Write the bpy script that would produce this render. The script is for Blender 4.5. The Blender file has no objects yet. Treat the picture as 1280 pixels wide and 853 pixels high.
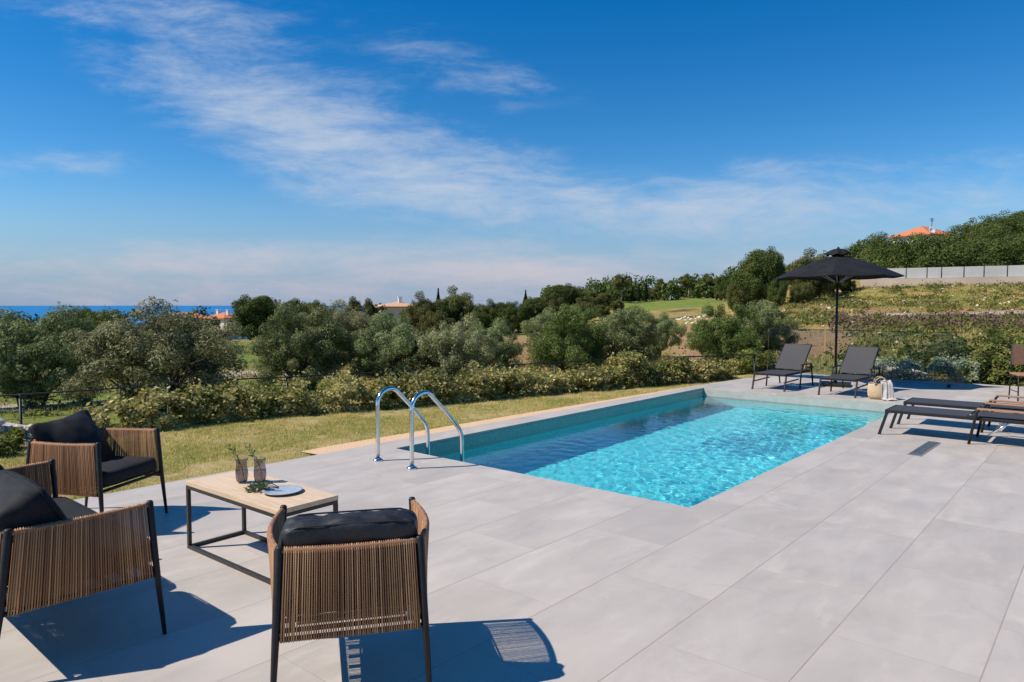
import bpy, bmesh, math, random
import numpy as np
from mathutils import Vector, Matrix, noise
R = math.radians
random.seed(7); RNG = np.random.default_rng(7)
sc = bpy.context.scene
COL = sc.collection

# ------------------------------------------------------------------ camera
YAW = R(40.7356); PITCH = R(2.8753); FPX = 886.0; EYE = 1.6
cam_d = bpy.data.cameras.new('camera'); cam = bpy.data.objects.new('camera', cam_d); COL.objects.link(cam)
cam.location = (0, 0, EYE); cam.rotation_euler = (math.pi/2 - PITCH, 0, YAW)
cam_d.sensor_width = 36; cam_d.lens = FPX/1280*36; cam_d.clip_start = 0.05; cam_d.clip_end = 150000
sc.camera = cam

# ------------------------------------------------------------------ sun and sky
SUN_EL = R(48); SHADOW_HEAD = R(38)          # heading of the shadows, clockwise from +Y
sun_dir = Vector((-math.sin(SHADOW_HEAD)*math.cos(SUN_EL), -math.cos(SHADOW_HEAD)*math.cos(SUN_EL), math.sin(SUN_EL)))
sl = bpy.data.lights.new('sun', 'SUN'); sl.energy = 5.0; sl.angle = R(0.5); sl.color = (1.0, 0.93, 0.83)
so = bpy.data.objects.new('sun', sl); COL.objects.link(so); so.rotation_euler = sun_dir.to_track_quat('Z', 'Y').to_euler()
so.location = (0, 0, 30)
sl.cycles.is_caustics_light = True

world = bpy.data.worlds.new('World'); sc.world = world; world.use_nodes = True

class NT:
    """small helper for node trees"""
    def __init__(s, nt): s.nt = nt; s.n = nt.nodes; s.l = nt.links
    def node(s, t, **kw):
        n = s.n.new(t)
        for k, v in kw.items(): setattr(n, k, v)
        return n
    def set(s, sock, v):
        if isinstance(v, bpy.types.NodeSocket): s.l.new(v, sock)
        elif v is not None: sock.default_value = v
    def math(s, op, a, b=None, c=None, clamp=False):
        n = s.node('ShaderNodeMath', operation=op, use_clamp=clamp); s.set(n.inputs[0], a)
        if b is not None: s.set(n.inputs[1], b)
        if c is not None: s.set(n.inputs[2], c)
        return n.outputs[0]
    def mix(s, f, a, b, blend='MIX'):
        n = s.node('ShaderNodeMix', data_type='RGBA', blend_type=blend); s.set(n.inputs[0], f)
        s.set(n.inputs[6], c4(a)); s.set(n.inputs[7], c4(b)); return n.outputs[2]
    def noise(s, vec, scale, detail=2, rough=.5, dist=0.0, out=0):
        n = s.node('ShaderNodeTexNoise'); s.set(n.inputs['Vector'], vec); n.inputs['Scale'].default_value = scale
        n.inputs['Detail'].default_value = detail; n.inputs['Roughness'].default_value = rough; n.inputs['Distortion'].default_value = dist
        return n.outputs[out]
    def ramp(s, f, pts):
        n = s.node('ShaderNodeValToRGB'); s.set(n.inputs[0], f); e = n.color_ramp.elements
        while len(e) < len(pts): e.new(.5)
        for i, (p, c) in enumerate(pts): e[i].position = p; e[i].color = c4(c)
        return n.outputs[0]
    def rng(s, v, a, b, c=0., d=1., smooth=True):
        n = s.node('ShaderNodeMapRange', interpolation_type='SMOOTHSTEP' if smooth else 'LINEAR'); s.set(n.inputs[0], v)
        for i, q in enumerate((a, b, c, d)): s.set(n.inputs[i+1], q)
        return n.outputs[0]
    def mapping(s, vec, loc=(0,0,0), rot=(0,0,0), scale=(1,1,1), kind='POINT'):
        n = s.node('ShaderNodeMapping', vector_type=kind); s.set(n.inputs[0], vec)
        n.inputs[1].default_value = loc; n.inputs[2].default_value = rot; n.inputs[3].default_value = scale
        return n.outputs[0]
    def bump(s, h, strength=.3, dist=.01):
        n = s.node('ShaderNodeBump'); n.inputs['Strength'].default_value = strength; n.inputs['Distance'].default_value = dist
        s.set(n.inputs['Height'], h); return n.outputs[0]
def c4(c):
    if isinstance(c, (tuple, list)) and len(c) == 3: return (*c, 1.0)
    return c

# world: Nishita sky with thin cirrus built in the sky's own directions
w = NT(world.node_tree); w.n.clear()
wout = w.node('ShaderNodeOutputWorld'); bg = w.node('ShaderNodeBackground'); bg.inputs[1].default_value = 0.101
sky = w.node('ShaderNodeTexSky', sky_type='NISHITA'); sky.sun_disc = False; sky.sun_elevation = SUN_EL
sky.sun_rotation = math.pi + SHADOW_HEAD; sky.altitude = 0; sky.air_density = 1.0; sky.dust_density = 0.0; sky.ozone_density = 4.5
tc = w.node('ShaderNodeTexCoord')
vd = w.mapping(tc.outputs['Generated'], rot=(0, 0, -YAW), kind='POINT')
sp = w.node('ShaderNodeSeparateXYZ'); w.set(sp.inputs[0], vd)
yy = w.math('MAXIMUM', sp.outputs[1], .05)
uu = w.math('DIVIDE', sp.outputs[0], yy); vv = w.math('DIVIDE', sp.outputs[2], yy)
cb = w.node('ShaderNodeCombineXYZ'); w.set(cb.inputs[0], uu); w.set(cb.inputs[1], vv); uv = cb.outputs[0]
def blob(cx, cy, ang, ra, rb, amp):      # centre, tilt, half-length, half-height in slope units of the sky
    m = w.mapping(uv, loc=(cx, cy, 0), rot=(0, 0, R(ang)), scale=(ra, rb, 1), kind='TEXTURE')
    ln = w.node('ShaderNodeVectorMath', operation='LENGTH'); w.set(ln.inputs[0], m)
    return w.rng(ln.outputs['Value'], 1.0, 0.0, 0.0, amp)
P = lambda x, y: ((x-640)/886, (382-y)/886)
blobs = [(*P(230, 40), -20, .50, .14, .50), (*P(370, 145), -16, .42, .13, 1.0), (*P(540, 225), -10, .44, .11, 1.0), (*P(560, 90), -20, .3, .10, .30),
         (*P(650, 105), -8, .14, .05, .5), (*P(840, 262), -2, .62, .075, .9), (*P(1130, 245), 4, .45, .09, .7), (*P(330, 325), 2, .85, .05, .95),
         (*P(640, 340), 0, .55, .05, 1.15), (*P(150, 350), 0, .8, .05, .6), (*P(640, 365), 0, 1.6, .05, .6), (*P(60, 205), 0, .25, .04, .5), (*P(960, 215), 0, .2, .04, .5), (*P(900, 330), 0, .5, .05, .6)]
mask = None
for b in blobs:
    o = blob(*b); mask = o if mask is None else w.math('MAXIMUM', mask, o)
wv = w.noise(w.mapping(uv, scale=(3, 7, 1)), 1.0, 3, .5, out=1)
wa = w.node('ShaderNodeVectorMath', operation='MULTIPLY_ADD'); w.set(wa.inputs[0], wv); wa.inputs[1].default_value = (.16, .07, 0); w.set(wa.inputs[2], uv)
n1 = w.noise(w.mapping(wa.outputs[0], rot=(0, 0, R(9)), scale=(4.5, 15, 1)), 1.0, 10, .6)
n2 = w.noise(w.mapping(wa.outputs[0], rot=(0, 0, R(24)), scale=(11, 42, 1)), 1.0, 10, .7)
cn = w.math('ADD', w.math('MULTIPLY', n1, .60), w.math('MULTIPLY', n2, .42))
dens = w.rng(w.math('ADD', cn, w.math('MULTIPLY', mask, .32)), .53, .99, 0, .90)
dens = w.math('MULTIPLY', dens, w.rng(mask, 0.0, .35))
gam = w.node('ShaderNodeGamma'); w.set(gam.inputs[0], sky.outputs[0]); gam.inputs[1].default_value = 1.0
hs = w.node('ShaderNodeHueSaturation'); hs.inputs['Saturation'].default_value = 1.40; hs.inputs['Hue'].default_value = .503; hs.inputs['Value'].default_value = 1.0
w.set(hs.inputs['Color'], gam.outputs[0])
cloudcol = w.mix(w.rng(vv, 0.0, .16), (4.9, 4.4, 4.8), (4.5, 5.1, 6.0))
hz_ = w.mix(w.math('MULTIPLY', w.rng(vv, .20, -.01), .93), hs.outputs[0], (1.9, 2.85, 4.4))
colr = w.mix(dens, hz_, cloudcol)
w.set(bg.inputs[0], colr); w.l.new(bg.outputs[0], wout.inputs[0])

vs = sc.view_settings; vs.view_transform = 'Standard'; vs.look = 'None'; vs.exposure = 0.28; vs.gamma = 1; vs.use_curve_mapping = False
cy = sc.cycles; cy.max_bounces = 12; cy.transparent_max_bounces = 24; cy.caustics_refractive = True; cy.caustics_reflective = False
cy.transmission_bounces = 8; cy.glossy_bounces = 4; cy.diffuse_bounces = 6; cy.use_denoising = True; cy.sample_clamp_indirect = 6

# ------------------------------------------------------------------ helpers
FH = Vector((-math.sin(YAW), math.cos(YAW), 0)); RH = Vector((math.cos(YAW), math.sin(YAW), 0))
def az(px, D, z=0.0):
    """world point at forward distance D on the bearing of a column of the photograph"""
    s = (px-640)/FPX
    v = FH*D + RH*(D*s); return Vector((v.x, v.y, z))

def tag(o, label=None, cat=None, group=None, kind=None):
    if label: o['label'] = label
    if cat: o['category'] = cat
    if group: o['group'] = group
    if kind: o['kind'] = kind
    return o
def empty(name, loc, rz=0, label=None, cat=None, group=None):
    o = bpy.data.objects.new(name, None); COL.objects.link(o); o.location = loc; o.rotation_euler = (0, 0, rz)
    o.empty_display_size = .2
    return tag(o, label, cat, group)
def copy_tree(o, parent=None):
    c = o.copy(); COL.objects.link(c); c.parent = parent
    for ch in list(o.children): copy_tree(ch, c)
    return c

class MB:
    def __init__(s): s.v = []; s.f = []; s.sm = []
    def add(s, vs_, fs_, smooth=False):
        k = len(s.v); s.v += [tuple(p) for p in vs_]; s.f += [tuple(i+k for i in f) for f in fs_]; s.sm += [smooth]*len(fs_)
    def box(s, c, size, rot=None, bev=0.0):
        hx, hy, hz = size[0]/2, size[1]/2, size[2]/2
        bm = bmesh.new(); bmesh.ops.create_cube(bm, size=1)
        for v in bm.verts: v.co = Vector((v.co.x*size[0], v.co.y*size[1], v.co.z*size[2]))
        if bev: bmesh.ops.bevel(bm, geom=bm.edges[:], offset=bev, segments=2, affect='EDGES', profile=.5)
        if rot is not None: bmesh.ops.transform(bm, matrix=rot, verts=bm.verts)
        s.bm(bm, Vector(c))
    def bm(s, bm, off=Vector((0,0,0)), smooth=False):
        bm.verts.index_update(); s.add([v.co+off for v in bm.verts], [[v.index for v in f.verts] for f in bm.faces], smooth); bm.free()
    def beam(s, a, b, w_, h_, up=(0,0,1), bev=0.0):
        a = Vector(a); b = Vector(b); d = (b-a); L = d.length; d.normalize(); up = Vector(up)
        x = d; y = up.cross(x)
        if y.length < 1e-5: y = Vector((0,1,0)).cross(x)
        y.normalize(); z = x.cross(y)
        m = Matrix((x, y, z)).transposed().to_4x4()
        s.box((a+b)/2, (L, w_, h_), m, bev)
    def tube(s, pts, rad, n=8, cap=True, closed=False):
        pts = [Vector(p) for p in pts]; N = len(pts)
        if not hasattr(rad, '__len__'): rad = [rad]*N
        vs_ = []; fs_ = []
        t0 = (pts[1]-pts[0]).normalized(); up = Vector((0,0,1)) if abs(t0.z) < .9 else Vector((1,0,0))
        u = t0.cross(up).normalized(); prev = t0
        for i in range(N):
            if closed: t = (pts[(i+1)%N]-pts[i-1]).normalized()
            elif i == 0: t = t0
            elif i == N-1: t = (pts[i]-pts[i-1]).normalized()
            else: t = (pts[i+1]-pts[i-1]).normalized()
            q = prev.rotation_difference(t); u = (q @ u).normalized(); prev = t
            vv_ = t.cross(u)
            for k in range(n):
                a = 2*math.pi*k/n; vs_.append(pts[i]+(u*math.cos(a)+vv_*math.sin(a))*rad[i])
        m = N if closed else N-1
        for i in range(m):
            j = (i+1) % N
            for k in range(n): fs_.append((i*n+k, i*n+(k+1)%n, j*n+(k+1)%n, j*n+k))
        if cap and not closed: fs_ += [tuple(range(n-1, -1, -1)), tuple((N-1)*n+k for k in range(n))]
        s.add(vs_, fs_, True)
    def lathe(s, prof, c=(0,0,0), n=32, cap=False):
        vs_ = []; fs_ = []
        for r, z in prof:
            for k in range(n): a = 2*math.pi*k/n; vs_.append((c[0]+r*math.cos(a), c[1]+r*math.sin(a), c[2]+z))
        for i in range(len(prof)-1):
            for k in range(n): fs_.append((i*n+k, i*n+(k+1)%n, (i+1)*n+(k+1)%n, (i+1)*n+k))
        if cap: fs_.append(tuple(range(n-1,-1,-1))); fs_.append(tuple((len(prof)-1)*n+k for k in range(n)))
        s.add(vs_, fs_, True)
    def rect(s, x0, y0, x1, y1, z): s.add([(x0,y0,z),(x1,y0,z),(x1,y1,z),(x0,y1,z)], [(0,1,2,3)])
    def build(s, name, mat, parent=None):
        me = bpy.data.meshes.new(name); me.from_pydata(s.v, [], s.f); me.update()
        me.polygons.foreach_set('use_smooth', s.sm)
        if mat: me.materials.append(mat)
        o = bpy.data.objects.new(name, me); COL.objects.link(o); o.parent = parent
        if any(s.sm) and not all(s.sm): pass
        return o
def np_mesh(name, V, F, mat, parent=None, smooth=False):
    """V (n,3), F (m,k) arrays -> mesh object, fast"""
    me = bpy.data.meshes.new(name); V = np.asarray(V, np.float32); F = np.asarray(F, np.int32); k = F.shape[1]
    me.vertices.add(len(V)); me.vertices.foreach_set('co', V.ravel())
    me.loops.add(F.size); me.loops.foreach_set('vertex_index', F.ravel())
    me.polygons.add(len(F)); me.polygons.foreach_set('loop_start', np.arange(0, F.size, k, dtype=np.int32))
    if smooth: me.polygons.foreach_set('use_smooth', np.ones(len(F), bool))
    me.update(calc_edges=True); me.validate()
    if mat: me.materials.append(mat)
    o = bpy.data.objects.new(name, me); COL.objects.link(o); o.parent = parent; return o
def shade_auto(o, ang=35):
    me = o.data; bm = bmesh.new(); bm.from_mesh(me)
    for f in bm.faces: f.smooth = True
    for e in bm.edges: e.smooth = e.calc_face_angle(0) < R(ang)
    bm.to_mesh(me); bm.free(); return o

# ------------------------------------------------------------------ materials
def mat(name, base=(.5,.5,.5), rough=.6, metal=0.0, spec=.5):
    m = bpy.data.materials.new(name); m.use_nodes = True; t = NT(m.node_tree); b = t.n['Principled BSDF']
    b.inputs['Base Color'].default_value = c4(base); b.inputs['Roughness'].default_value = rough; b.inputs['Metallic'].default_value = metal
    b.inputs['Specular IOR Level'].default_value = spec
    return m, t, b
def noisy(name, c1, c2, scale=20, rough=.6, bump=.0, bd=.002, metal=0., spec=.5, detail=4, bscale=None, coord='Object', stretch=(1,1,1)):
    m, t, b = mat(name, c1, rough, metal, spec); q = t.node('ShaderNodeTexCoord').outputs[coord]; q = t.mapping(q, scale=stretch)
    n = t.noise(q, scale, detail, .6); t.set(b.inputs['Base Color'], t.mix(t.rng(n, .3, .7), c1, c2))
    if bump: t.set(b.inputs['Normal'], t.bump(t.noise(q, bscale or scale*3, 3, .6), bump, bd))
    return m
def leafmat(name, c1, c2, c3, trans=.35, rough=.55, clump=1.0):
    m = bpy.data.materials.new(name); m.use_nodes = True; t = NT(m.node_tree); b = t.n['Principled BSDF']
    g = t.node('ShaderNodeNewGeometry'); tcx = t.node('ShaderNodeTexCoord')
    c = t.ramp(g.outputs['Random Per Island'], [(0, c1), (.55, c2), (1, c3)])
    n = t.noise(tcx.outputs['Object'], clump, 3, .6)
    c = t.mix(t.rng(n, .35, .7), c, t.mix(.55, c, c3), 'MIX')
    oi = t.node('ShaderNodeObjectInfo'); h = t.node('ShaderNodeHueSaturation'); t.set(h.inputs['Color'], c)
    t.set(h.inputs['Value'], t.rng(oi.outputs['Random'], 0, 1, .82, 1.18, False)); t.set(h.inputs['Hue'], t.rng(oi.outputs['Random'], 0, 1, .488, .508, False)); c = h.outputs[0]
    t.set(b.inputs['Base Color'], c); b.inputs['Roughness'].default_value = rough+.15; b.inputs['Specular IOR Level'].default_value = .12
    tr = t.node('ShaderNodeBsdfTranslucent'); t.set(tr.inputs[0], c); mx = t.node('ShaderNodeMixShader'); mx.inputs[0].default_value = trans
    t.l.new(b.outputs[0], mx.inputs[1]); t.l.new(tr.outputs[0], mx.inputs[2]); t.l.new(mx.outputs[0], t.n['Material Output'].inputs[0])
    return m

M = {}
M['metal_dark'] = noisy('dark_powder_coated_metal', (.011,.0105,.011), (.018,.017,.017), 60, .5, .05, .0005, spec=.3)
M['metal_brown'] = noisy('anthracite_metal', (.022,.020,.019), (.034,.031,.029), 60, .45, .05, .0005, spec=.35)
M['steel'] = noisy('polished_stainless_steel', (.62,.62,.63), (.75,.75,.75), 14, .16, metal=1.)
M['fabric_black'] = noisy('black_cushion_fabric', (.008,.008,.009), (.014,.014,.016), 90, .75, .35, .0015, bscale=500, spec=.25)
M['fabric_seat'] = noisy('charcoal_seat_fabric', (.014,.014,.017), (.023,.023,.027), 120, .85, .4, .001, bscale=700, spec=.25)
M['fabric_char'] = noisy('charcoal_back_fabric', (.013,.013,.016), (.023,.024,.028), 60, .5, .3, .001, bscale=600, spec=.4)
M['canopy'] = noisy('black_canopy_cloth', (.010,.010,.012), (.017,.017,.020), 5, .8, .3, .0008, bscale=400, spec=.2)
M['white_plastic'] = noisy('white_strip', (.7,.7,.68), (.6,.6,.58), 30, .5)
M['strut'] = noisy('grey_aluminium', (.30,.30,.31), (.36,.36,.37), 20, .4)
M['rubber'] = noisy('black_rubber', (.012,.012,.012), (.02,.02,.02), 30, .8)
M['straw'] = noisy('woven_straw', (.44,.30,.16), (.60,.45,.29), 30, .8, .9, .004, bscale=90, stretch=(1,1,3))
M['towel'] = noisy('towel_cloth', (.44,.38,.34), (.60,.55,.51), 12, .95, .7, .004, bscale=150)
M['tortoise'] = noisy('brown_frame', (.05,.02,.01), (.12,.05,.02), 90, .3)
M['roof'] = noisy('terracotta_roof', (.46,.14,.06), (.58,.21,.09), 6, .8, .6, .05, bscale=14)
M['roof_pale'] = noisy('pale_tile_roof', (.52,.29,.17), (.62,.36,.22), 6, .8, .6, .05, bscale=14)
M['plaster'] = noisy('cream_plaster', (.62,.55,.44), (.70,.63,.52), 3, .9)
M['plaster_white'] = noisy('white_plaster', (.72,.70,.68), (.8,.78,.76), 3, .9)
M['window'] = mat('window_glass', (.03,.04,.05), .08)[0]
M['bark'] = noisy('tree_bark', (.07,.05,.038), (.14,.11,.085), 8, .9, .8, .03, bscale=18, stretch=(1,1,.3))
M['bark_pale'] = noisy('pale_bark', (.22,.19,.16), (.32,.28,.24), 6, .9, .6, .02, stretch=(1,1,.3))
M['concrete_wall'] = noisy('weathered_concrete', (.40,.31,.24), (.50,.40,.32), .35, .9, .3, .02, bscale=6, detail=8)
M['white_panel'] = noisy('white_fence_panel', (.38,.375,.36), (.46,.455,.44), .35, .8)
M['wire'] = mat('dark_green_wire', (.012,.016,.014), .5)[0]
M['olive_leaf'] = leafmat('olive_leaves', (.07,.105,.03), (.14,.175,.055), (.33,.36,.17), .3, clump=1.1)
M['olive_leaf_grey'] = leafmat('dry_olive_leaves', (.09,.105,.035), (.19,.20,.08), (.42,.41,.22), .3, clump=1.1)
M['olive_leaf_green'] = leafmat('green_olive_leaves', (.045,.085,.018), (.09,.14,.03), (.22,.26,.08), .3, clump=1.0)
M['dark_leaf'] = leafmat('dark_evergreen_leaves', (.025,.046,.010), (.06,.09,.02), (.13,.155,.04), .2, clump=.6)
M['mid_leaf'] = leafmat('mid_green_leaves', (.05,.07,.018), (.10,.12,.03), (.19,.18,.06), .25, clump=.6)
M['cypress_leaf'] = leafmat('cypress_leaves', (.014,.028,.012), (.028,.045,.018), (.05,.07,.03), .15, clump=1)
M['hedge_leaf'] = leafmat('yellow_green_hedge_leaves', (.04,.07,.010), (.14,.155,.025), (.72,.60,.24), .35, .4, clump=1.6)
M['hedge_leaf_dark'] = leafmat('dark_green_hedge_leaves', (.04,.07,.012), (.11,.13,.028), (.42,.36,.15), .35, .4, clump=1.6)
M['shrub_leaf'] = leafmat('glossy_shrub_leaves', (.04,.075,.012), (.10,.135,.025), (.28,.28,.07), .35, .35, clump=2)
M['flower'] = leafmat('silvery_bed_leaves', (.07,.13,.04), (.19,.25,.10), (.58,.58,.42), .3, clump=3)
M['sprig'] = leafmat('sprig_leaves', (.05,.10,.03), (.09,.15,.06), (.20,.25,.14), .2, clump=30)
M['grass'] = leafmat('grass_blades', (.15,.21,.03), (.36,.37,.08), (.85,.66,.28), .4, clump=1.3)
M['wild'] = leafmat('wild_grass_blades', (.09,.15,.02), (.27,.26,.06), (.58,.41,.15), .4, clump=.6)

# rope
m, t, b = mat('brown_rope', (.16,.085,.05), .75); g = t.node('ShaderNodeNewGeometry'); q = t.node('ShaderNodeTexCoord').outputs['Object']
c = t.ramp(g.outputs['Random Per Island'], [(0, (.22,.098,.042)), (.5, (.40,.205,.09)), (1, (.60,.34,.16))])
wv_ = t.node('ShaderNodeTexWave', wave_type='BANDS', bands_direction='DIAGONAL'); wv_.inputs['Scale'].default_value = 90; t.set(wv_.inputs['Vector'], q)
t.set(b.inputs['Base Color'], t.mix(t.math('MULTIPLY', wv_.outputs['Fac'], .35), c, (.08,.04,.025))); t.set(b.inputs['Normal'], t.bump(wv_.outputs['Fac'], .6, .001)); M['rope'] = m
m, t, b = mat('rope_wrapped_rail', (.14,.075,.045), .75); q = t.node('ShaderNodeTexCoord').outputs['Object']
wn = t.noise(q, 140, 2); t.set(b.inputs['Base Color'], t.mix(wn, (.17,.075,.04), (.32,.155,.08))); t.set(b.inputs['Normal'], t.bump(wn, .5, .002)); M['rail'] = m
# wood
def wood(name, a, b_, scale=6, dirn=(1, 14, 14)):
    m, t, b = mat(name, a, .55); q = t.node('ShaderNodeTexCoord').outputs['Object']
    n = t.noise(t.mapping(q, scale=dirn), scale, 6, .6, 1.2); n2 = t.noise(q, 3, 2)
    t.set(b.inputs['Base Color'], t.mix(n2, t.mix(t.rng(n, .3, .7), a, b_), a)); t.set(b.inputs['Normal'], t.bump(n, .15, .001)); return m
M['table_wood'] = wood('bleached_table_wood', (.66,.50,.34), (.46,.31,.19), 5)
M['arm_wood'] = wood('teak_armrest', (.36,.19,.10), (.24,.12,.06), 8)
M['plate'] = noisy('blue_grey_ceramic', (.30,.35,.39), (.36,.41,.45), 25, .3)
m, t, b = mat('smoked_glass', (.55,.54,.58), .02); b.inputs['Transmission Weight'].default_value = 1.0; b.inputs['IOR'].default_value = 1.3; M['glass'] = m
# tinted fence pane
m = bpy.data.materials.new('tinted_glass_pane'); m.use_nodes = True; t = NT(m.node_tree); t.n.remove(t.n['Principled BSDF'])
fr = t.node('ShaderNodeFresnel'); fr.inputs[0].default_value = 1.25; tr = t.node('ShaderNodeBsdfTransparent'); tr.inputs[0].default_value = (.84,.88,.93,1)
gl = t.node('ShaderNodeBsdfGlossy'); gl.inputs['Roughness'].default_value = .02; mx = t.node('ShaderNodeMixShader')
t.l.new(fr.outputs[0], mx.inputs[0]); t.l.new(tr.outputs[0], mx.inputs[1]); t.l.new(gl.outputs[0], mx.inputs[2]); t.l.new(mx.outputs[0], t.n['Material Output'].inputs[0]); M['pane'] = m

# deck tiles: courses .615 m wide across x, slabs 1.24 m long along y, half bond, stone veins
def deck_material():
    m, t, b = mat('stone_slab_paving', (.45,.44,.43), .5)
    geo = t.node('ShaderNodeNewGeometry'); s = t.node('ShaderNodeSeparateXYZ'); t.set(s.inputs[0], geo.outputs['Position'])
    x = t.math('DIVIDE', t.math('ADD', s.outputs[0], .41), .615); row = t.math('FLOOR', x); fx = t.math('SUBTRACT', x, row)
    half = t.math('FRACT', t.math('ABSOLUTE', t.math('MULTIPLY', row, .5)))
    y = t.math('DIVIDE', t.math('ADD', t.math('SUBTRACT', s.outputs[1], 2.95), t.math('MULTIPLY', half, 1.24)), 1.24)
    cell = t.math('FLOOR', y); fy = t.math('SUBTRACT', y, cell)
    dx = t.math('MULTIPLY', t.math('MINIMUM', fx, t.math('SUBTRACT', 1, fx)), .615); dy = t.math('MULTIPLY', t.math('MINIMUM', fy, t.math('SUBTRACT', 1, fy)), 1.24)
    jx = t.rng(dx, .0016, .0042, 1, 0); jy = t.math('MULTIPLY', t.rng(dy, .0010, .0030, 1, 0), .55); joint = t.math('MAXIMUM', jx, jy)
    idv = t.node('ShaderNodeCombineXYZ'); t.set(idv.inputs[0], row); t.set(idv.inputs[1], cell); wn = t.node('ShaderNodeTexWhiteNoise'); t.set(wn.inputs['Vector'], idv.outputs[0])
    off = t.node('ShaderNodeVectorMath', operation='MULTIPLY_ADD'); t.set(off.inputs[0], wn.outputs['Color']); off.inputs[1].default_value = (9, 9, 9); t.set(off.inputs[2], geo.outputs['Position'])
    v1 = t.noise(t.mapping(off.outputs[0], rot=(0,0,R(18)), scale=(1.7, 1.0, 1)), 1.1, 7, .6, .5)
    v2 = t.noise(t.mapping(off.outputs[0], rot=(0,0,R(-12)), scale=(3.6, 1.2, 1)), 1.3, 8, .66, .4)
    v3 = t.noise(geo.outputs['Position'], .55, 3, .5); v4 = t.noise(geo.outputs['Position'], 45, 4, .7)
    c = t.mix(t.rng(v1, .32, .68), (.415,.368,.322), (.485,.432,.380))
    c = t.mix(t.math('MULTIPLY', t.rng(v2, .52, .66), .3), c, (.565,.512,.463))
    c = t.mix(t.math('MULTIPLY', t.rng(v2, .47, .33), .2), c, (.30,.268,.243))
    c = t.mix(t.math('MULTIPLY', t.rng(wn.outputs['Value'], 0, 1), .35), c, t.mix(.5, c, (.30,.265,.238)))
    c = t.mix(t.math('MULTIPLY', t.rng(v3, .5, .7), .3), c, (.31,.275,.248))
    c = t.mix(t.math('MULTIPLY', t.rng(v4, .55, .8), .12), c, (.25,.24,.23))
    sp_ = t.noise(geo.outputs['Position'], 1.6, 9, .72, .8); c = t.mix(t.math('MULTIPLY', t.rng(sp_, .55, .66), .16), c, (.27,.24,.215)); c = t.mix(t.math('MULTIPLY', t.rng(sp_, .40, .30), .25), c, (.60,.55,.50))
    c = t.mix(joint, c, t.mix(t.noise(geo.outputs['Position'], 3), (.25,.20,.155), (.38,.32,.27)))
    t.set(b.inputs['Base Color'], c); t.set(b.inputs['Roughness'], t.rng(v2, .3, .7, .42, .6))
    hgt = t.math('SUBTRACT', t.math('MULTIPLY', v4, .15), joint); t.set(b.inputs['Normal'], t.bump(hgt, .35, .002))
    return m
M['deck'] = deck_material()
def mosaic(name, ca, cb_, cc, pale=False):
    m, t, b = mat(name, ca, .25)
    geo = t.node('ShaderNodeNewGeometry'); br = t.node('ShaderNodeTexVoronoi', feature='F1', distance='CHEBYCHEV'); br.inputs['Scale'].default_value = 40; br.inputs['Randomness'].default_value = 0.0
    t.set(br.inputs['Vector'], geo.outputs['Position']); s = t.node('ShaderNodeSeparateColor'); t.set(s.inputs[0], br.outputs['Color'])
    c = t.ramp(s.outputs[0], [(0, ca), (.5, cb_), (1, cc)]); n = t.noise(geo.outputs['Position'], 1.2, 4, .6)
    c = t.mix(t.math('MULTIPLY', n, .3), c, cb_); t.set(b.inputs['Base Color'], c); return m
M['pool_floor'] = mosaic('turquoise_pool_mosaic', (.06,.62,.69), (.12,.77,.79), (.28,.88,.88))
M['pool_band'] = mosaic('waterline_tiles', (.21,.31,.285), (.25,.35,.32), (.29,.39,.36))
M['coping_edge'] = noisy('coping_edge_stone', (.36,.36,.32), (.42,.42,.385), 8, .5)

# water: a clear refracting sheet with small ripples
m = bpy.data.materials.new('pool_water'); m.use_nodes = True; t = NT(m.node_tree); b = t.n['Principled BSDF']
b.inputs['Base Color'].default_value = (.82,.97,1,1); b.inputs['Roughness'].default_value = 0.0; b.inputs['IOR'].default_value = 1.33; b.inputs['Transmission Weight'].default_value = 1.0
M['water'] = m
gw = t.node('ShaderNodeNewGeometry'); nw = t.noise(t.mapping(gw.outputs['Position'], rot=(0,0,R(25)), scale=(1.0, 1.5, 1)), 21, 3, .6, .4); t.set(b.inputs['Normal'], t.bump(nw, .25, .003))
m, t, b = mat('sea_water', (.012,.09,.25), .35); M['sea'] = m
geo = t.node('ShaderNodeNewGeometry'); n = t.noise(t.mapping(geo.outputs['Position'], scale=(1,1,1)), .02, 5, .6)
t.set(b.inputs['Base Color'], t.mix(n, (.012,.13,.32), (.02,.18,.40))); b.inputs['Specular IOR Level'].default_value = .1; b.inputs['Roughness'].default_value = .6

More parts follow.
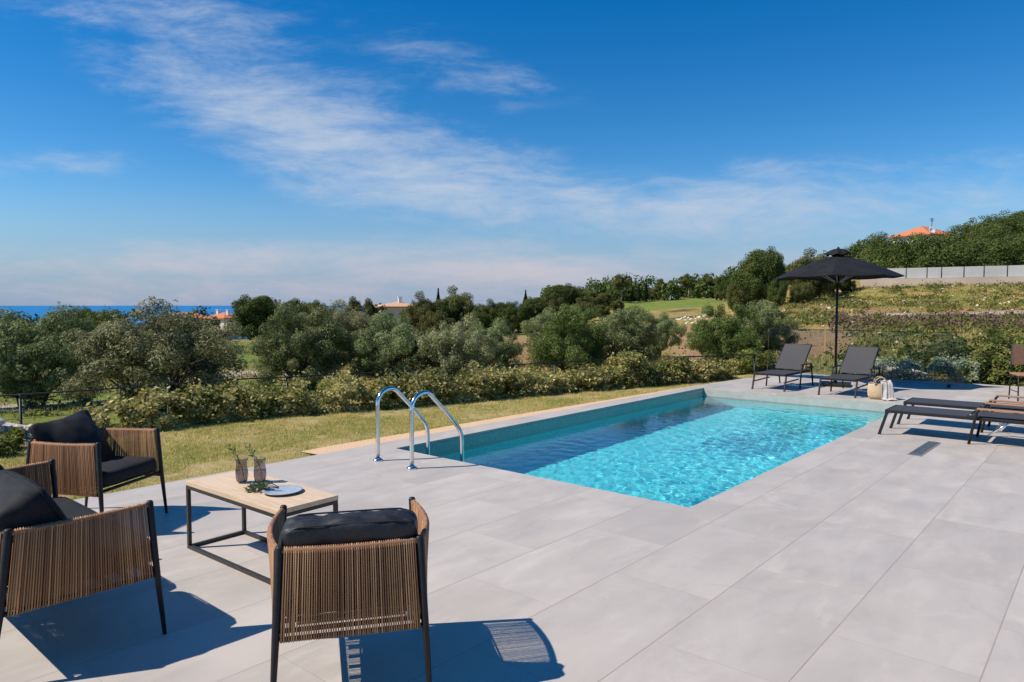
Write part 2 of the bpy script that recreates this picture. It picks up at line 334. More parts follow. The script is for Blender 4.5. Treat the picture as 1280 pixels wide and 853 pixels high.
# ------------------------------------------------------------------ terrain
PROF = {  # bearing column : (distance, height) knots, read off the lie of the land
 -900: [(0,-.9),(20,-1.6),(40,-2.2),(80,-3.2),(150,-6),(280,-12),(340,-34)],
 0:    [(0,-.9),(12,-.95),(20,-1.35),(30,-1.9),(60,-2.6),(110,-4.5),(160,-7),(280,-14),(340,-34)],
 300:  [(0,-.8),(12,-.85),(20,-1.15),(30,-1.45),(50,-1.6),(80,-2.7),(130,-5),(200,-8),(300,-14),(360,-34)],
 520:  [(0,-.7),(13,-.75),(20,-1.2),(40,-1.8),(80,-2.4),(150,-4.5),(300,-11),(400,-34)],
 660:  [(0,-.6),(13,-.65),(20,-1.2),(38,-1.9),(70,-1.7),(110,-.6),(160,1.0),(300,-6),(420,-34)],
 780:  [(0,-.4),(14,-.5),(20,-.9),(35,-1.2),(60,-.7),(90,.2),(120,2.1),(150,2.8),(300,-3),(450,-34)],
 890:  [(0,-.3),(14,-.35),(20,-.6),(35,-.9),(60,-.1),(90,.7),(120,2.6),(150,3.6),(300,2),(450,-34)],
 1000: [(0,-.06),(16,-.08),(20,-.15),(30,-.1),(45,.8),(60,1.7),(76,2.6),(82,3.5),(100,4.5),(160,6),(300,8),(500,0)],
 1090: [(0,-.06),(16,-.08),(18,-.1),(26,.0),(40,.65),(43,.68),(60,1.8),(76.5,3.25),(79,4.2),(100,5.4),(120,8),(160,11),(300,14),(500,5)],
 1280: [(0,-.06),(16,-.08),(18,-.1),(26,.2),(38,.7),(42,.75),(56,2.0),(69,3.3),(72,4.4),(95,5.8),(120,11),(160,18),(300,26),(500,10)],
 1500: [(0,-.06),(16,-.08),(26,.4),(42,.9),(62,3.2),(65,4.3),(100,8),(160,23),(300,40),(500,20)],
 2600: [(0,-.06),(30,.6),(80,5),(160,25),(300,50),(500,30)],
}
PK = sorted(PROF)
def _z(Dv, px):
    px = np.clip(px, PK[0], PK[-1]); out = np.zeros_like(Dv); tab = np.array([np.interp(Dv, [a for a, _ in PROF[k]], [b_ for _, b_ in PROF[k]]) for k in PK])
    idx = np.clip(np.searchsorted(PK, px) - 1, 0, len(PK)-2); ks = np.array(PK, float)
    f = (px-ks[idx])/(ks[idx+1]-ks[idx]); f = f*f*(3-2*f); ar = np.arange(len(Dv))
    return tab[idx, ar]*(1-f) + tab[idx+1, ar]*f
def wallD(px): s_ = (px-640)/FPX; k_ = (78*s_-38.4)/(12.2+8*s_); return 78-8*k_
def ztop(px, D): return EYE+(382-(349.5-(px-1076)*.018))/FPX*D
_z0 = _z
def _z(Dv, px):
    o = _z0(Dv, px); Dv = np.asarray(Dv, float); px = np.asarray(px, float); q = np.clip(px, 1000, 1700); Wd = wallD(q); zt = ztop(q, Wd)
    t1 = np.clip((px-1045)/25, 0, 1)*(1-np.clip((px-1650)/50, 0, 1)); tgt = zt-1.12+1.0*np.clip((Dv-Wd-1.5)/4, 0, 1); w_ = np.clip(1-(np.abs(Dv-Wd)-4)/10, 0, 1); w_ = w_*w_*(3-2*w_)*t1
    return o*(1-w_)+tgt*w_
def terr(px, D):
    z = float(_z(np.array([float(D)]), np.array([float(px)]))[0]); return z
def on(px, D, dz=0): return az(px, D, terr(px, D)+dz)
def bearing(x, y):
    D = -math.sin(YAW)*x + math.cos(YAW)*y; L = math.cos(YAW)*x + math.sin(YAW)*y
    return 640+FPX*L/max(D, .5), D
def ground_z(x, y): return terr(*bearing(x, y))

# ground material: colour zones as an attribute (what grows there), with broken natural noise
def ground_material():
    m, t, b = mat('wild_ground', (.2,.2,.1), .95, spec=.1)
    geo = t.node('ShaderNodeNewGeometry'); at = t.node('ShaderNodeAttribute', attribute_name='zone'); p = geo.outputs['Position']
    n1 = t.noise(p, .55, 6, .62); n2 = t.noise(p, 3.2, 5, .65); n3 = t.noise(p, .12, 4, .6)
    c = at.outputs['Color']; s = t.node('ShaderNodeSeparateColor'); t.set(s.inputs[0], c)
    wild = t.mix(t.rng(n1, .38, .62), (.42,.27,.10), (.18,.20,.035)); wild = t.mix(t.rng(n2, .52, .66), wild, (.36,.27,.15)); wild = t.mix(t.rng(n3, .52, .66), wild, (.10,.075,.045))
    wild = t.mix(t.rng(n2, .44, .34), wild, (.05,.065,.02))
    green = t.mix(t.rng(n2, .35, .75), t.mix(t.rng(n1, .3, .7), (.09,.17,.02), (.18,.25,.035)), (.22,.20,.08)); tan = t.mix(t.rng(n2, .3, .7), (.40,.25,.13), (.30,.18,.09)); path = t.mix(n2, (.50,.43,.33), (.38,.31,.23))
    o = t.mix(s.outputs[0], wild, green); o = t.mix(s.outputs[1], o, tan); o = t.mix(s.outputs[2], o, path)
    t.set(b.inputs['Base Color'], o); t.set(b.inputs['Normal'], t.bump(t.noise(p, 2.5, 8, .7), .9, .25)); return m
M['ground'] = ground_material()

angs = np.concatenate([np.linspace(-80, -42, 16)[:-1], np.linspace(-42, 48, 260), np.linspace(48, 80, 14)[1:]])
Ds = np.concatenate([np.linspace(6, 30, 60)[:-1], np.geomspace(30, 560, 130)])
# keep the sheet outside the lawn and the deck; everything nearer lies under them
A_, D_ = np.meshgrid(np.radians(angs), Ds); pxs = 640+FPX*np.tan(np.clip(A_, -1.4, 1.4)); Dv = D_
Z = _z(Dv.ravel(), pxs.ravel()).reshape(Dv.shape)
L_ = Dv*np.tan(A_); X = FH.x*Dv+RH.x*L_; Y = FH.y*Dv+RH.y*L_
amp = np.clip((Dv-20)/30, 0, 1)
NZ = np.array([noise.fractal(Vector((x*.09, y*.09, 3.3)), 1., 2., 4) for x, y in zip(X.ravel(), Y.ravel())]).reshape(X.shape)
nearw = np.clip(np.abs(Dv-wallD(np.clip(pxs, 1000, 1700)))/6-.4, 0, 1); amp = amp*np.where(pxs > 1045, nearw, 1); Z = Z + NZ*.28*amp
inn = (X > -9.0) & (Y < 17.3) & (X < 8)          # sink what lies below deck and lawn
Z = np.where(inn, np.minimum(Z, -2.2), Z)
nr, nc = X.shape; V = np.stack([X, Y, Z], -1).reshape(-1, 3)
i, j = np.meshgrid(np.arange(nr-1), np.arange(nc-1), indexing='ij'); k = (i*nc+j).ravel(); F = np.stack([k, k+1, k+nc+1, k+nc], -1)
gr = np_mesh('ground', V, F, M['ground'], smooth=True); tag(gr, kind='structure')
zone = np.zeros((nr, nc, 4), np.float32); zone[..., 3] = 1
def sm(v, a, b_): u = np.clip((v-a)/(b_-a), 0, 1); return u*u*(3-2*u)
def patch(px0, px1, d0, d1, ch, s=12, sd=3):
    wgt = sm(pxs, px0-s, px0+s)*(1-sm(pxs, px1-s, px1+s))*sm(Dv, d0-sd, d0+sd)*(1-sm(Dv, d1-sd, d1+sd)); zone[..., ch] = np.maximum(zone[..., ch], wgt)
patch(-300, 350, 36, 95, 0); patch(-300, 420, 16, 28, 0); patch(768, 905, 100, 130, 0, 22, 4)
patch(600, 700, 36, 72, 1, 14, 2); patch(835, 905, 28, 60, 1, 18, 4); patch(970, 1070, 22, 36, 1, 20, 3); patch(1000, 1110, 44, 56, 1, 25, 5); patch(1120, 1500, 46, 50, 1, 60, 2)
patch(-300, 130, 19.5, 22, 2, 20, .5); patch(270, 420, 30.5, 33.5, 2, 12, .8); patch(1060, 1500, 44.5, 46.8, 2, 40, .6)
patch(1040, 1140, 17.5, 22, 0, 20, 1)
ca = gr.data.color_attributes.new('zone', 'FLOAT_COLOR', 'POINT'); ca.data.foreach_set('color', zone.reshape(-1))

# sea
mb = MB(); mb.lathe([(0.0, 0), (400, 0), (2000, 0), (12000, 0), (90000, 0)], n=96)
sea = mb.build('sea', M['sea']); sea.location = (0, 0, -30); tag(sea, kind='structure')

# ------------------------------------------------------------------ deck, pool, lawn
PX0, PX1, PY0, PY1 = -6.13, -2.55, 5.12, 12.83; WZ = -0.15; FLOORZ = -1.32
mb = MB(); DT = -.03
def slab(x0, y0, x1, y1, top=0.0): mb.box(((x0+x1)/2, (y0+y1)/2, (top+DT)/2), (x1-x0, y1-y0, top-DT))
def deckpoly(pts):
    n = len(pts); mb.add([(x, y, 0) for x, y in pts]+[(x, y, DT) for x, y in pts], [tuple(range(n)), tuple(range(2*n-1, n-1, -1))]+[(k, k+n, (k+1)%n+n, (k+1)%n) for k in range(n)])
# one ring-shaped slab round the pool: four butted pieces
deckpoly([(-6.50, -6), (9, -6), (9, PY0), (-6.50, PY0)]); deckpoly([(-6.50, PY0), (PX0, PY0), (PX0, PY1), (-6.42, PY1)])
deckpoly([(PX1, PY0), (9, PY0), (9, PY1), (PX1, PY1)]); deckpoly([(-6.42, PY1), (9, PY1), (9, 17.12), (-6.05, 17.12), (-6.27, 15.1)])
deck = mb.build('pool_deck', M['deck']); tag(deck, kind='structure')

root = empty('swimming_pool', ((PX0+PX1)/2, (PY0+PY1)/2, 0), 0, 'rectangular turquoise swimming pool sunk in the pale stone deck', 'swimming pool')
ox, oy = root.location.x, root.location.y
def P_(mbq, name, m_, par=root): o = mbq.build(name, m_); o.parent = par; o.matrix_parent_inverse = Matrix.Translation((-ox, -oy, 0)); return o
mb = MB(); a, b2, c0, d0 = PX0-.003, PX1+.003, PY0-.003, PY1+.003
mb.add([(a,c0,FLOORZ),(b2,c0,FLOORZ),(b2,d0,FLOORZ),(a,d0,FLOORZ)], [(0,1,2,3)])
mb.add([(a,c0,FLOORZ),(b2,c0,FLOORZ),(b2,d0,FLOORZ),(a,d0,FLOORZ),(a,c0,-.36),(b2,c0,-.36),(b2,d0,-.36),(a,d0,-.36)], [(0,4,5,1),(1,5,6,2),(2,6,7,3),(3,7,4,0)])
floor = P_(mb, 'basin', M['pool_floor'])
mb = MB()
def ring(mbq, off, z0, z1, th=.02):
    x0, x1, y0, y1 = PX0+off, PX1-off, PY0+off, PY1-off
    mbq.add([(x0,y0,z0),(x1,y0,z0),(x1,y1,z0),(x0,y1,z0),(x0,y0,z1),(x1,y0,z1),(x1,y1,z1),(x0,y1,z1)], [(0,4,5,1),(1,5,6,2),(2,6,7,3),(3,7,4,0)])
    o_ = off-th; X0, X1, Y0, Y1 = PX0+o_, PX1-o_, PY0+o_, PY1-o_
    mbq.add([(x0,y0,z1),(x1,y0,z1),(x1,y1,z1),(x0,y1,z1),(X0,Y0,z1),(X1,Y0,z1),(X1,Y1,z1),(X0,Y1,z1)], [(0,4,5,1),(1,5,6,2),(2,6,7,3),(3,7,4,0)])
ring(mb, .006, -.36, -.031, .009); P_(mb, 'waterline_tiles', M['pool_band'])
mb = MB(); mb.box(((PX0+PX1)/2, PY1-.012, -.115), (PX1-PX0-.03, .012, .165)); P_(mb, 'far_edge_stone', M['coping_edge'])
# water surface: real small ripples as geometry
nx, ny = 440, 940
xs = np.linspace(PX0+.004, PX1-.004, nx); ys = np.linspace(PY0+.004, PY1-.004, ny); XX, YY = np.meshgrid(xs, ys)
H_ = np.zeros_like(XX); rg = np.random.default_rng(3)
for k in range(80):
    lam = rg.uniform(.065, .30); th = R(rg.normal(60, 55)); kx, ky = 2*math.pi/lam*np.cos(th), 2*math.pi/lam*np.sin(th)
    H_ += np.sin(kx*XX+ky*YY+rg.uniform(0, 6.28)+.6*np.sin(1.7*XX+rg.uniform(0,6))+.6*np.sin(1.3*YY+rg.uniform(0,6)))*lam*.00085
calm = .35+.65*sm(XX, PX0+.4, PX0+1.8)
H_ *= calm*(.8+.35*np.sin(XX*1.9+1)*np.sin(YY*1.1+.5)+.15*np.sin(YY*2.7+XX))
V = np.stack([XX, YY, WZ+H_], -1).reshape(-1, 3); i, j = np.meshgrid(np.arange(ny-1), np.arange(nx-1), indexing='ij'); k = (i*nx+j).ravel()
water = np_mesh('water', V, np.stack([k, k+1, k+nx+1, k+nx], -1), M['water'], smooth=True); water.parent = root; water.matrix_parent_inverse = Matrix.Translation((-ox, -oy, 0))
water.cycles.is_caustics_caster = True; floor.cycles.is_caustics_receiver = True
for o in root.children: o.cycles.is_caustics_receiver = o.name != 'water'
# copper-coloured gravel strip and lawn
mb = MB()
mb.add([(-6.503,4.45,-.03),(-6.415,PY1,-.03),(-6.27,14.6,-.03),(-6.55,13.4,-.03),(-6.80,8.4,-.03),(-6.93,4.9,-.03),(-6.92,4.40,-.03)], [(0,1,2,3,4,5,6)])
m, t, b = mat('ochre_gravel', (.55,.36,.2), .9); q = t.node('ShaderNodeNewGeometry').outputs['Position']
n = t.noise(q, 60, 4, .7); n2 = t.noise(q, 3, 3); t.set(b.inputs['Base Color'], t.mix(t.rng(n, .3, .7), t.mix(n2, (.74,.47,.25), (.70,.52,.36)), (.52,.33,.18))); t.set(b.inputs['Normal'], t.bump(n, .8, .01)); M['gravel'] = m
tag(mb.build('gravel_strip', M['gravel']), kind='structure')
HEDGE = [(-9.95,3.15),(-9.85,3.9),(-9.75,5.3),(-8.85,7.8),(-8.2,10.4),(-7.25,13.5),(-6.75,15.2)]      # hedge centre line
m, t, b = mat('lawn_turf', (.2,.22,.06), .95, spec=.1); q = t.node('ShaderNodeNewGeometry').outputs['Position']
n1 = t.noise(q, 1.1, 5, .65); n2 = t.noise(q, 5, 4, .6); n3 = t.noise(q, 90, 3, .7)
c = t.mix(t.rng(n1, .36, .64), (.60,.44,.20), (.30,.28,.07)); c = t.mix(t.rng(n2, .46, .66), c, (.62,.44,.24)); c = t.mix(t.math('MULTIPLY', n3, .5), c, (.09,.11,.03))
t.set(b.inputs['Base Color'], c); t.set(b.inputs['Normal'], t.bump(n3, 1, .02)); M['lawn'] = m
mb = MB()
lawn_pts = [(-6.503,-6),(-6.503,4.35),(-6.92,4.40),(-6.93,4.9),(-6.80,8.4),(-6.55,13.4),(-6.27,14.6),(-6.28,15.1),(-6.05,17.12),(-6.3,17.6)]+[(x-.25,y) for x, y in HEDGE[::-1]]+[(-10.3,2.0),(-10.9,-1),(-11.5,-6)]
n = len(lawn_pts); mb.add([(x,y,-.035) for x, y in lawn_pts]+[(x,y,-2.4) for x, y in lawn_pts], [tuple(range(n))]+[(k, k+n, (k+1)%n+n, (k+1)%n) for k in range(n)])
tag(mb.build('lawn', M['lawn']), kind='structure')
def inside(x, y, poly):
    c = np.zeros(len(x), bool); n = len(poly)
    for i in range(n):
        x0, y0 = poly[i]; x1, y1 = poly[(i+1)%n]
        if y0 == y1: continue
        c ^= ((y0 > y) != (y1 > y)) & (x < (x1-x0)*(y-y0)/(y1-y0)+x0)
    return c
def blades(name, pts, h, w_, mt, lean=.6):
    """pts (n,3): a triangle blade at each point"""
    n = len(pts); a = RNG.uniform(0, 6.283, n); d = np.stack([np.cos(a), np.sin(a), np.zeros(n)], -1); hh = h*RNG.uniform(.45, 1.25, n)
    a2 = RNG.uniform(0, 6.283, n); ln = np.stack([np.cos(a2), np.sin(a2), np.zeros(n)], -1)*(hh*lean*RNG.uniform(0, 1, n))[:, None]
    wv = d*(w_*RNG.uniform(.6, 1.3, n)/2)[:, None]; top = pts+ln; top[:, 2] += hh
    V = np.stack([pts-wv, pts+wv, top], 1).reshape(-1, 3); F = np.arange(3*n).reshape(-1, 3)
    return np_mesh(name, V, F, mt)
N = 520000; gx = RNG.uniform(-10.6, -6.25, N); gy = RNG.uniform(.2, 15.5, N); ok = inside(gx-RNG.normal(size=N)*.025, gy, lawn_pts)
dist = np.hypot(gx, gy); ok &= RNG.uniform(0, 1, N) < np.clip(9.0/dist, .3, 1)
ok &= (gx*FH.x+gy*FH.y) > 3
den = np.array([noise.noise(Vector((x*1.5, y*1.5, 0)))+.6*noise.noise(Vector((x*6, y*6, 2))) for x, y in zip(gx[ok], gy[ok])]); keep = den > RNG.uniform(-.55, .55, len(den))
pts = np.stack([gx[ok][keep], gy[ok][keep], np.full(keep.sum(), -.037)], -1)
tag(blades('grass', pts, .034, .006, M['grass'], .9), 'short patchy green and straw coloured lawn grass', 'grass', kind='stuff')

# ------------------------------------------------------------------ pool handrails
def make_rail():
    r = empty('pool_handrail', (-5.773, 4.585, 0)); mb = MB(); pts = [(0,0,.004),(0,0,.2),(0,0,.42),(0,0,.545)]
    R_ = .16
    for k in range(1, 12):
        a = math.pi - k*(math.pi*.79)/11; pts.append((0, R_+R_*math.cos(a), .575+R_*math.sin(a)))
    e = Vector(pts[-1]); pts += [(0, .47, .505), (0, .60, .37), (0, .655, .31), (0, .685, .25), (0, .695, .17), (0, .695, -.1), (0, .695, -.75)]
    mb.tube(pts, .0215, 14); mb.build('tube', M['steel'], r)
    mb = MB(); mb.lathe([(.0225,.03),(.03,.026),(.05,.016),(.052,.004),(.052,.001)], n=24); mb.build('flange', M['steel'], r); return r
rails = make_rail(); tag(rails, 'steel pool handrail nearer the lawn, left of the pair at the pool corner', 'handrail', 'handrails of the pool ladder')
r2 = copy_tree(rails); r2.location = (-5.238, 4.577, 0); r2['label'] = 'steel pool handrail nearer the camera, right of the pair at the pool corner'
mb = MB()
for z in (-.42, -.67): mb.box((-5.505, 5.28, z), (.50, .06, .022), bev=.004)
tag(mb.build('ladder_steps', M['steel']), 'steel ladder treads under water between the two handrails', 'ladder')

# ------------------------------------------------------------------ cushions
def boxcushion(w_, d_, h_, n=9., puff=.05, wr=.006, seed=0, cuts=22, pinch=0.0):
    bm = bmesh.new(); bmesh.ops.create_cube(bm, size=2); bmesh.ops.subdivide_edges(bm, edges=bm.edges[:], cuts=cuts, use_grid_fill=True)
    for v in bm.verts:
        x, y, z = v.co; r = (abs(x)**n+abs(y)**n+abs(z)**4)**(-1/n) if True else 1
        x, y = x*min(1, r*1.0), y*min(1, r*1.0)
        zz = z*(1-.28*max(abs(x), abs(y))**10); e = (1-x*x)*(1-y*y)
        if pinch: zz *= 1-pinch*(1-(1-abs(x)**2.2)*(1-abs(y)**2.2)); k = 1-.10*(abs(x)*(1-y*y)*0+ (1-abs(x))*abs(y)**6+(1-abs(y))*abs(x)**6); x *= k; y *= k
        p = Vector((x*w_/2, y*d_/2, zz*h_/2*(1+puff*e*3)))
        q = noise.noise(Vector((p.x*7+seed, p.y*7, p.z*7)))*wr + noise.noise(Vector((p.x*22+seed, p.y*9, p.z*22)))*wr*.7
        s_ = Vector((x**3*.6, y**3*.6, z)); s_ = s_.normalized() if s_.length else s_
        v.co = p+s_*q
    return bm
def cushion(name, size, mt, parent, loc, rot=(0,0,0), piping=True, pin=0., **kw):
    mb = MB(); mb.bm(boxcushion(*size, pinch=pin, **kw), smooth=True); o = mb.build(name, mt, parent); o.location = loc; o.rotation_euler = rot
    if piping:
        mp = MB(); w_, d_, h_ = size
        for sz in (-1, 1):
            L = []
            for k in range(48):
                a = 2*math.pi*k/48; x, y = math.cos(a), math.sin(a); r = (abs(x)**9+abs(y)**9)**(-1/9); L.append((x*r*w_/2*.965, y*r*d_/2*.965, sz*h_/2*.77))
            mp.tube(L, .0042, 6, closed=True)
        mp.build('piping', mt, o)
    return o

# ------------------------------------------------------------------ rope armchairs and sofa
def rope_panel(mb, top, bot, n, out, gap=.0115, rr=.0033, jit=.0012):
    """strands from a bottom rail over a top rail and back down; top/bot are functions of t in 0..1, out is the outward direction"""
    for k in range(n):
        t_ = (k+.5)/n + random.uniform(-1, 1)*.10/n
        tp, bt = Vector(top(t_)), Vector(bot(t_)); o = Vector(out(t_)); j = random.uniform(-jit, jit); r = rr*random.uniform(.9, 1.1)
        mid = (tp+bt)/2
        mb.tube([bt-Vector((0,0,.012)), bt+o*gap, mid+o*(gap+j), tp+o*gap, tp+Vector((0,0,gap+.003)), tp-o*gap, mid-o*(gap-j), bt-o*gap], r, 5, cap=False)
def make_seat(kind, width, label, cat, loc, rz, group=None, bow=.045):
    hw = width/2; rw = hw-.025; yf, yr = .2825, -.2825; ZT, ZR, ZB = .655, .648, .30
    r = empty(kind, loc, rz, label, cat, group)
    ft = {s: Vector((s*hw, yf, ZT)) for s in (-1, 1)}; rt = {s: Vector((s*rw, yr, ZR)) for s in (-1, 1)}
    for s in (-1, 1):
        mb = MB(); mb.tube([(s*(hw+.025), yf+.045, 0), (s*(hw+.012), yf+.022, ZB), ft[s], ft[s]+Vector((0,0,.008))], [.0095, .0155, .0165, .012], 10); mb.build('leg', M['metal_dark'], r)
        mb = MB(); mb.tube([(s*(rw+.03), yr-.095, 0), (s*(rw+.016), yr-.045, ZB), rt[s], rt[s]+Vector((0,0,.008))], [.0095, .0155, .0175, .013], 10); mb.build('leg', M['metal_dark'], r)
    # bottom frame with the seat base
    mb = MB(); yb = yr-.045; yfb = yf+.022
    for s in (-1, 1): mb.tube([(s*(rw+.016), yb, ZB), (s*(hw+.012), yfb, ZB)], .011, 8)
    mb.tube([(-rw, yb, ZB), (rw, yb, ZB)], .011, 8); mb.tube([(-hw, yfb-.01, ZB+.02), (hw, yfb-.01, ZB+.02)], .012, 8)
    for k in range(7):
        y = yb+.05+(yfb-yb-.08)*k/6; mb.box((0, y, ZB+.012), (2*hw-.02, .035, .006))
    mb.build('seat_frame', M['metal_dark'], r)
    mb = MB()
    for dz in (.065, .035): mb.box((0, yb+.05, ZB+dz), (2*rw-.12, .004, .008))
    for s in (-1, 1): mb.box((s*(rw-.045), yb+.045, ZB+.045), (.022, .004, .05))
    mb.build('seat_webbing', M['white_plastic'], r)
    # top rails: arms bow outwards, the back bows to the rear
    armf = {}
    for s in (-1, 1):
        f = (lambda t_, s=s: ft[s]*(1-t_)+rt[s]*t_ + Vector((s*bow*math.sin(math.pi*min(1, t_*1.0))**.8 if 0 < t_ < 1 else 0, 0, -.004*math.sin(math.pi*t_))) - Vector((0,0,.012)))
        armf[s] = f
        mb = MB(); mb.tube([f(k/16) for k in range(17)], .0125, 10); mb.build('arm_rail', M['rail'], r)
        mb = MB(); bt = (lambda t_, s=s: Vector((s*(hw+.012), yfb, ZB))*(1-t_)+Vector((s*(rw+.016), yb, ZB))*t_)
        rope_panel(mb, lambda t_: f(.035+.93*t_), lambda t_: bt(.035+.93*t_), 56, lambda t_, s=s: (s, 0, 0)); mb.build('arm_rope', M['rope'], r)
    bf = lambda t_: rt[-1]*(1-t_)+rt[1]*t_ + Vector((0, -.022*math.sin(math.pi*t_), -.012))
    mb = MB(); mb.tube([bf(k/16) for k in range(17)], .0125, 10); mb.build('back_rail', M['rail'], r)
    mb = MB(); bb = lambda t_: Vector((-rw-.016, yb, ZB))*(1-t_)+Vector((rw+.016, yb, ZB))*t_
    nb = int(width/.0102); rope_panel(mb, lambda t_: bf(.03+.94*t_), lambda t_: bb(.03+.94*t_), nb, lambda t_: (0, -1, 0)); mb.build('back_rope', M['rope'], r)
    return r
chA = make_seat('rope_armchair', .59, 'brown rope armchair at the lawn edge with a tilted black scatter pillow', 'armchair', (-5.675, 1.912, 0), R(-60.6), 'rope armchairs round the coffee table', bow=.022)
cushion('seat_cushion', (.555, .58, .115), M['fabric_seat'], chA, (0, .03, .392), seed=2)
chC = make_seat('rope_armchair', .60, 'brown rope armchair nearest the camera with its back turned and a dark back cushion', 'armchair', (-2.55, 1.867, 0), R(54.4), 'rope armchairs round the coffee table')
cushion('seat_cushion', (.56, .58, .115), M['fabric_seat'], chC, (0, .03, .392), seed=5)
cushion('back_cushion', (.555, .45, .13), M['fabric_char'], chC, (0, -.185, .525), (R(103), 0, R(0)), seed=8, wr=.013, puff=.04)
so_ = make_seat('rope_sofa', 1.40, 'brown rope two seat sofa with black back cushions at the left edge', 'sofa', (-4.216, 1.13, 0), 0, bow=.006)
for s in (-1, 1):
    cushion('seat_cushion', (.665, .60, .115), M['fabric_seat'], so_, (s*.338, .035, .392), seed=9+s)
    cushion('back_cushion', (.635, .46, .23), M['fabric_black'], so_, (s*.335, -.13, .56), (R(118), 0, 0), seed=13+s, wr=.012, puff=.05)
pil = cushion('scatter_pillow', (.54, .54, .26), M['fabric_black'], None, (0, 0, 0), piping=False, pin=.78, wr=.012, seed=21, n=14)
pil.location = (-5.83, 1.84, .55); pil.rotation_euler = (Matrix.Rotation(R(-60.6), 3, 'Z') @ Matrix.Rotation(R(122), 3, 'X') @ Matrix.Rotation(R(-5), 3, 'Z')).to_euler()
tag(pil, 'square black scatter pillow leaning in the armchair by the lawn', 'pillow')

# ------------------------------------------------------------------ coffee table
TC = Vector((-4.10, 2.31, 0)); TR = R(1.6)
tb = empty('coffee_table', TC, TR, 'low coffee table with pale wooden top on a black square steel frame', 'coffee table')
hx, hy, TZ = .535, .208, .45
mb = MB()
for k in range(4): mb.box((0, -hy+(k+.5)*hy*2/4, TZ-.014), (2*hx, hy*2/4-.0012, .028), bev=.0015)
mb.build('tabletop', M['table_wood'], tb)
mb = MB(); q = .022
for s in (-1, 1):
    mb.box((0, s*(hy-.013), TZ-.04), (2*hx-.006, q, q)); mb.box((s*(hx-.013), 0, TZ-.04), (q, 2*hy-.05, q))
mb.build('top_frame', M['metal_brown'], tb)
for sx in (-1, 1):
    for sy in (-1, 1):
        mb = MB(); mb.box((sx*(hx-.013), sy*(hy-.013), (TZ-.051)/2), (q, q, TZ-.052)); mb.build('leg', M['metal_brown'], tb)
mb = MB()
for s in (-1, 1):
    mb.box((0, s*(hy-.013), .0115), (2*hx-.051, q, q)); mb.box((s*(hx-.013), 0, .0115), (q, 2*hy-.051, q))
mb.build('base_frame', M['metal_brown'], tb)

def sprig(name, pts, n, ls, mt=None, stem=.0016):
    mb = MB(); mb.tube(pts, [stem]*(len(pts)-1)+[stem*.5], 5); o = mb.build('stem', M['bark'])
    V = []; F = []; pts = [Vector(p) for p in pts]
    for k in range(n):
        t_ = .35+.65*k/n; i = min(int(t_*(len(pts)-1)), len(pts)-2); p = pts[i].lerp(pts[i+1], t_*(len(pts)-1)-i); ax = (pts[i+1]-pts[i]).normalized()
        side = Vector((random.gauss(0,1), random.gauss(0,1), random.gauss(0,1))).cross(ax).normalized(); d = (side+ax*.8).normalized(); nn = d.cross(Vector((random.gauss(0,1), random.gauss(0,1), random.gauss(0,1)))).normalized()
        l = ls*random.uniform(.7, 1.2); ww = l*.17; b_ = len(V); V += [p, p+d*l*.5+nn*ww, p+d*l, p+d*l*.5-nn*ww]; F.append((b_, b_+1, b_+2, b_+3))
    return o, (V, F)
def glass(loc, label, lean):
    r = empty('drinking_glass', loc, 0, label, 'glass', 'smoked glasses on the coffee table')
    prof = [(.0,.004),(.024,.004),(.033,.012),(.0385,.035),(.040,.06),(.0385,.085),(.035,.105),(.0345,.12),(.038,.148),(.0395,.155),(.0380,.155),(.0363,.148),(.0328,.12),(.0333,.105),(.0368,.085),(.0383,.06),(.0368,.035),(.031,.015),(.022,.009),(.0,.009)]
    mb = MB(); mb.lathe(prof, n=28); mb.build('tumbler', M['glass'], r)
    mb = MB(); mb.lathe([(.0,.0095),(.022,.0095),(.0305,.0155),(.0363,.035),(.0378,.06),(.0365,.078),(.0,.078)], n=28); mb.build('water_inside', M['drink'], r)
    s = empty('olive_sprig', loc, 0, 'thin olive sprig leaning '+lean+' of the two glasses', 'sprig', 'sprigs in the glasses')
    o, (V, F) = sprig('sprig', [(.022,-.01,.02),(.005,0,.09),(-.025,.0,.155),(-.06,.0,.205),(-.085,.0,.235)], 22, .035); o.parent = s
    mb = MB(); mb.add(V, F); mb.build('leaves', M['sprig'], s); s.rotation_euler.z = R(30)
m, t, b = mat('smoky_drink', (.62,.60,.64), .0); b.inputs['Transmission Weight'].default_value = 1.0; b.inputs['IOR'].default_value = 1.1; M['drink'] = m
glass((-4.30, 2.305, TZ+.001), 'smoked glass tumbler further left on the coffee table', 'out of the left one')
glass((-4.215, 2.385, TZ+.001), 'smoked glass tumbler nearer the plate on the coffee table', 'out of the right one')
pl = MB(); pl.lathe([(.0,.006),(.07,.006),(.10,.009),(.118,.016),(.120,.0185),(.117,.0195),(.10,.0125),(.07,.0098),(.0,.0095)], n=48)
plate = pl.build('plate', M['plate']); plate.location = (-3.885, 2.345, TZ-.001); tag(plate, 'round blue grey ceramic plate on the wooden coffee table', 'plate')
ob = empty('olive_branch', (-3.98, 2.27, TZ+.012), R(35), 'leafy olive branch lying over the edge of the plate', 'olive branch')
allV = []; allF = []
for k in range(7):
    a = R(-170+random.uniform(-25, 25)); y0 = random.uniform(-.02, .02); z0 = .004*k
    P0 = [(.10,y0*.4,.012+z0*.4),(.05,y0,.016+z0),(0,y0*1.5,.016+z0),(-.05,y0*2,.012+z0*.6),(-.095,y0*2.4,.004+z0*.2)]
    o, (V, F) = sprig('b', P0, 34, .032, stem=.0018); o.parent = ob; b_ = len(allV); allV += V; allF += [tuple(i+b_ for i in f) for f in F]
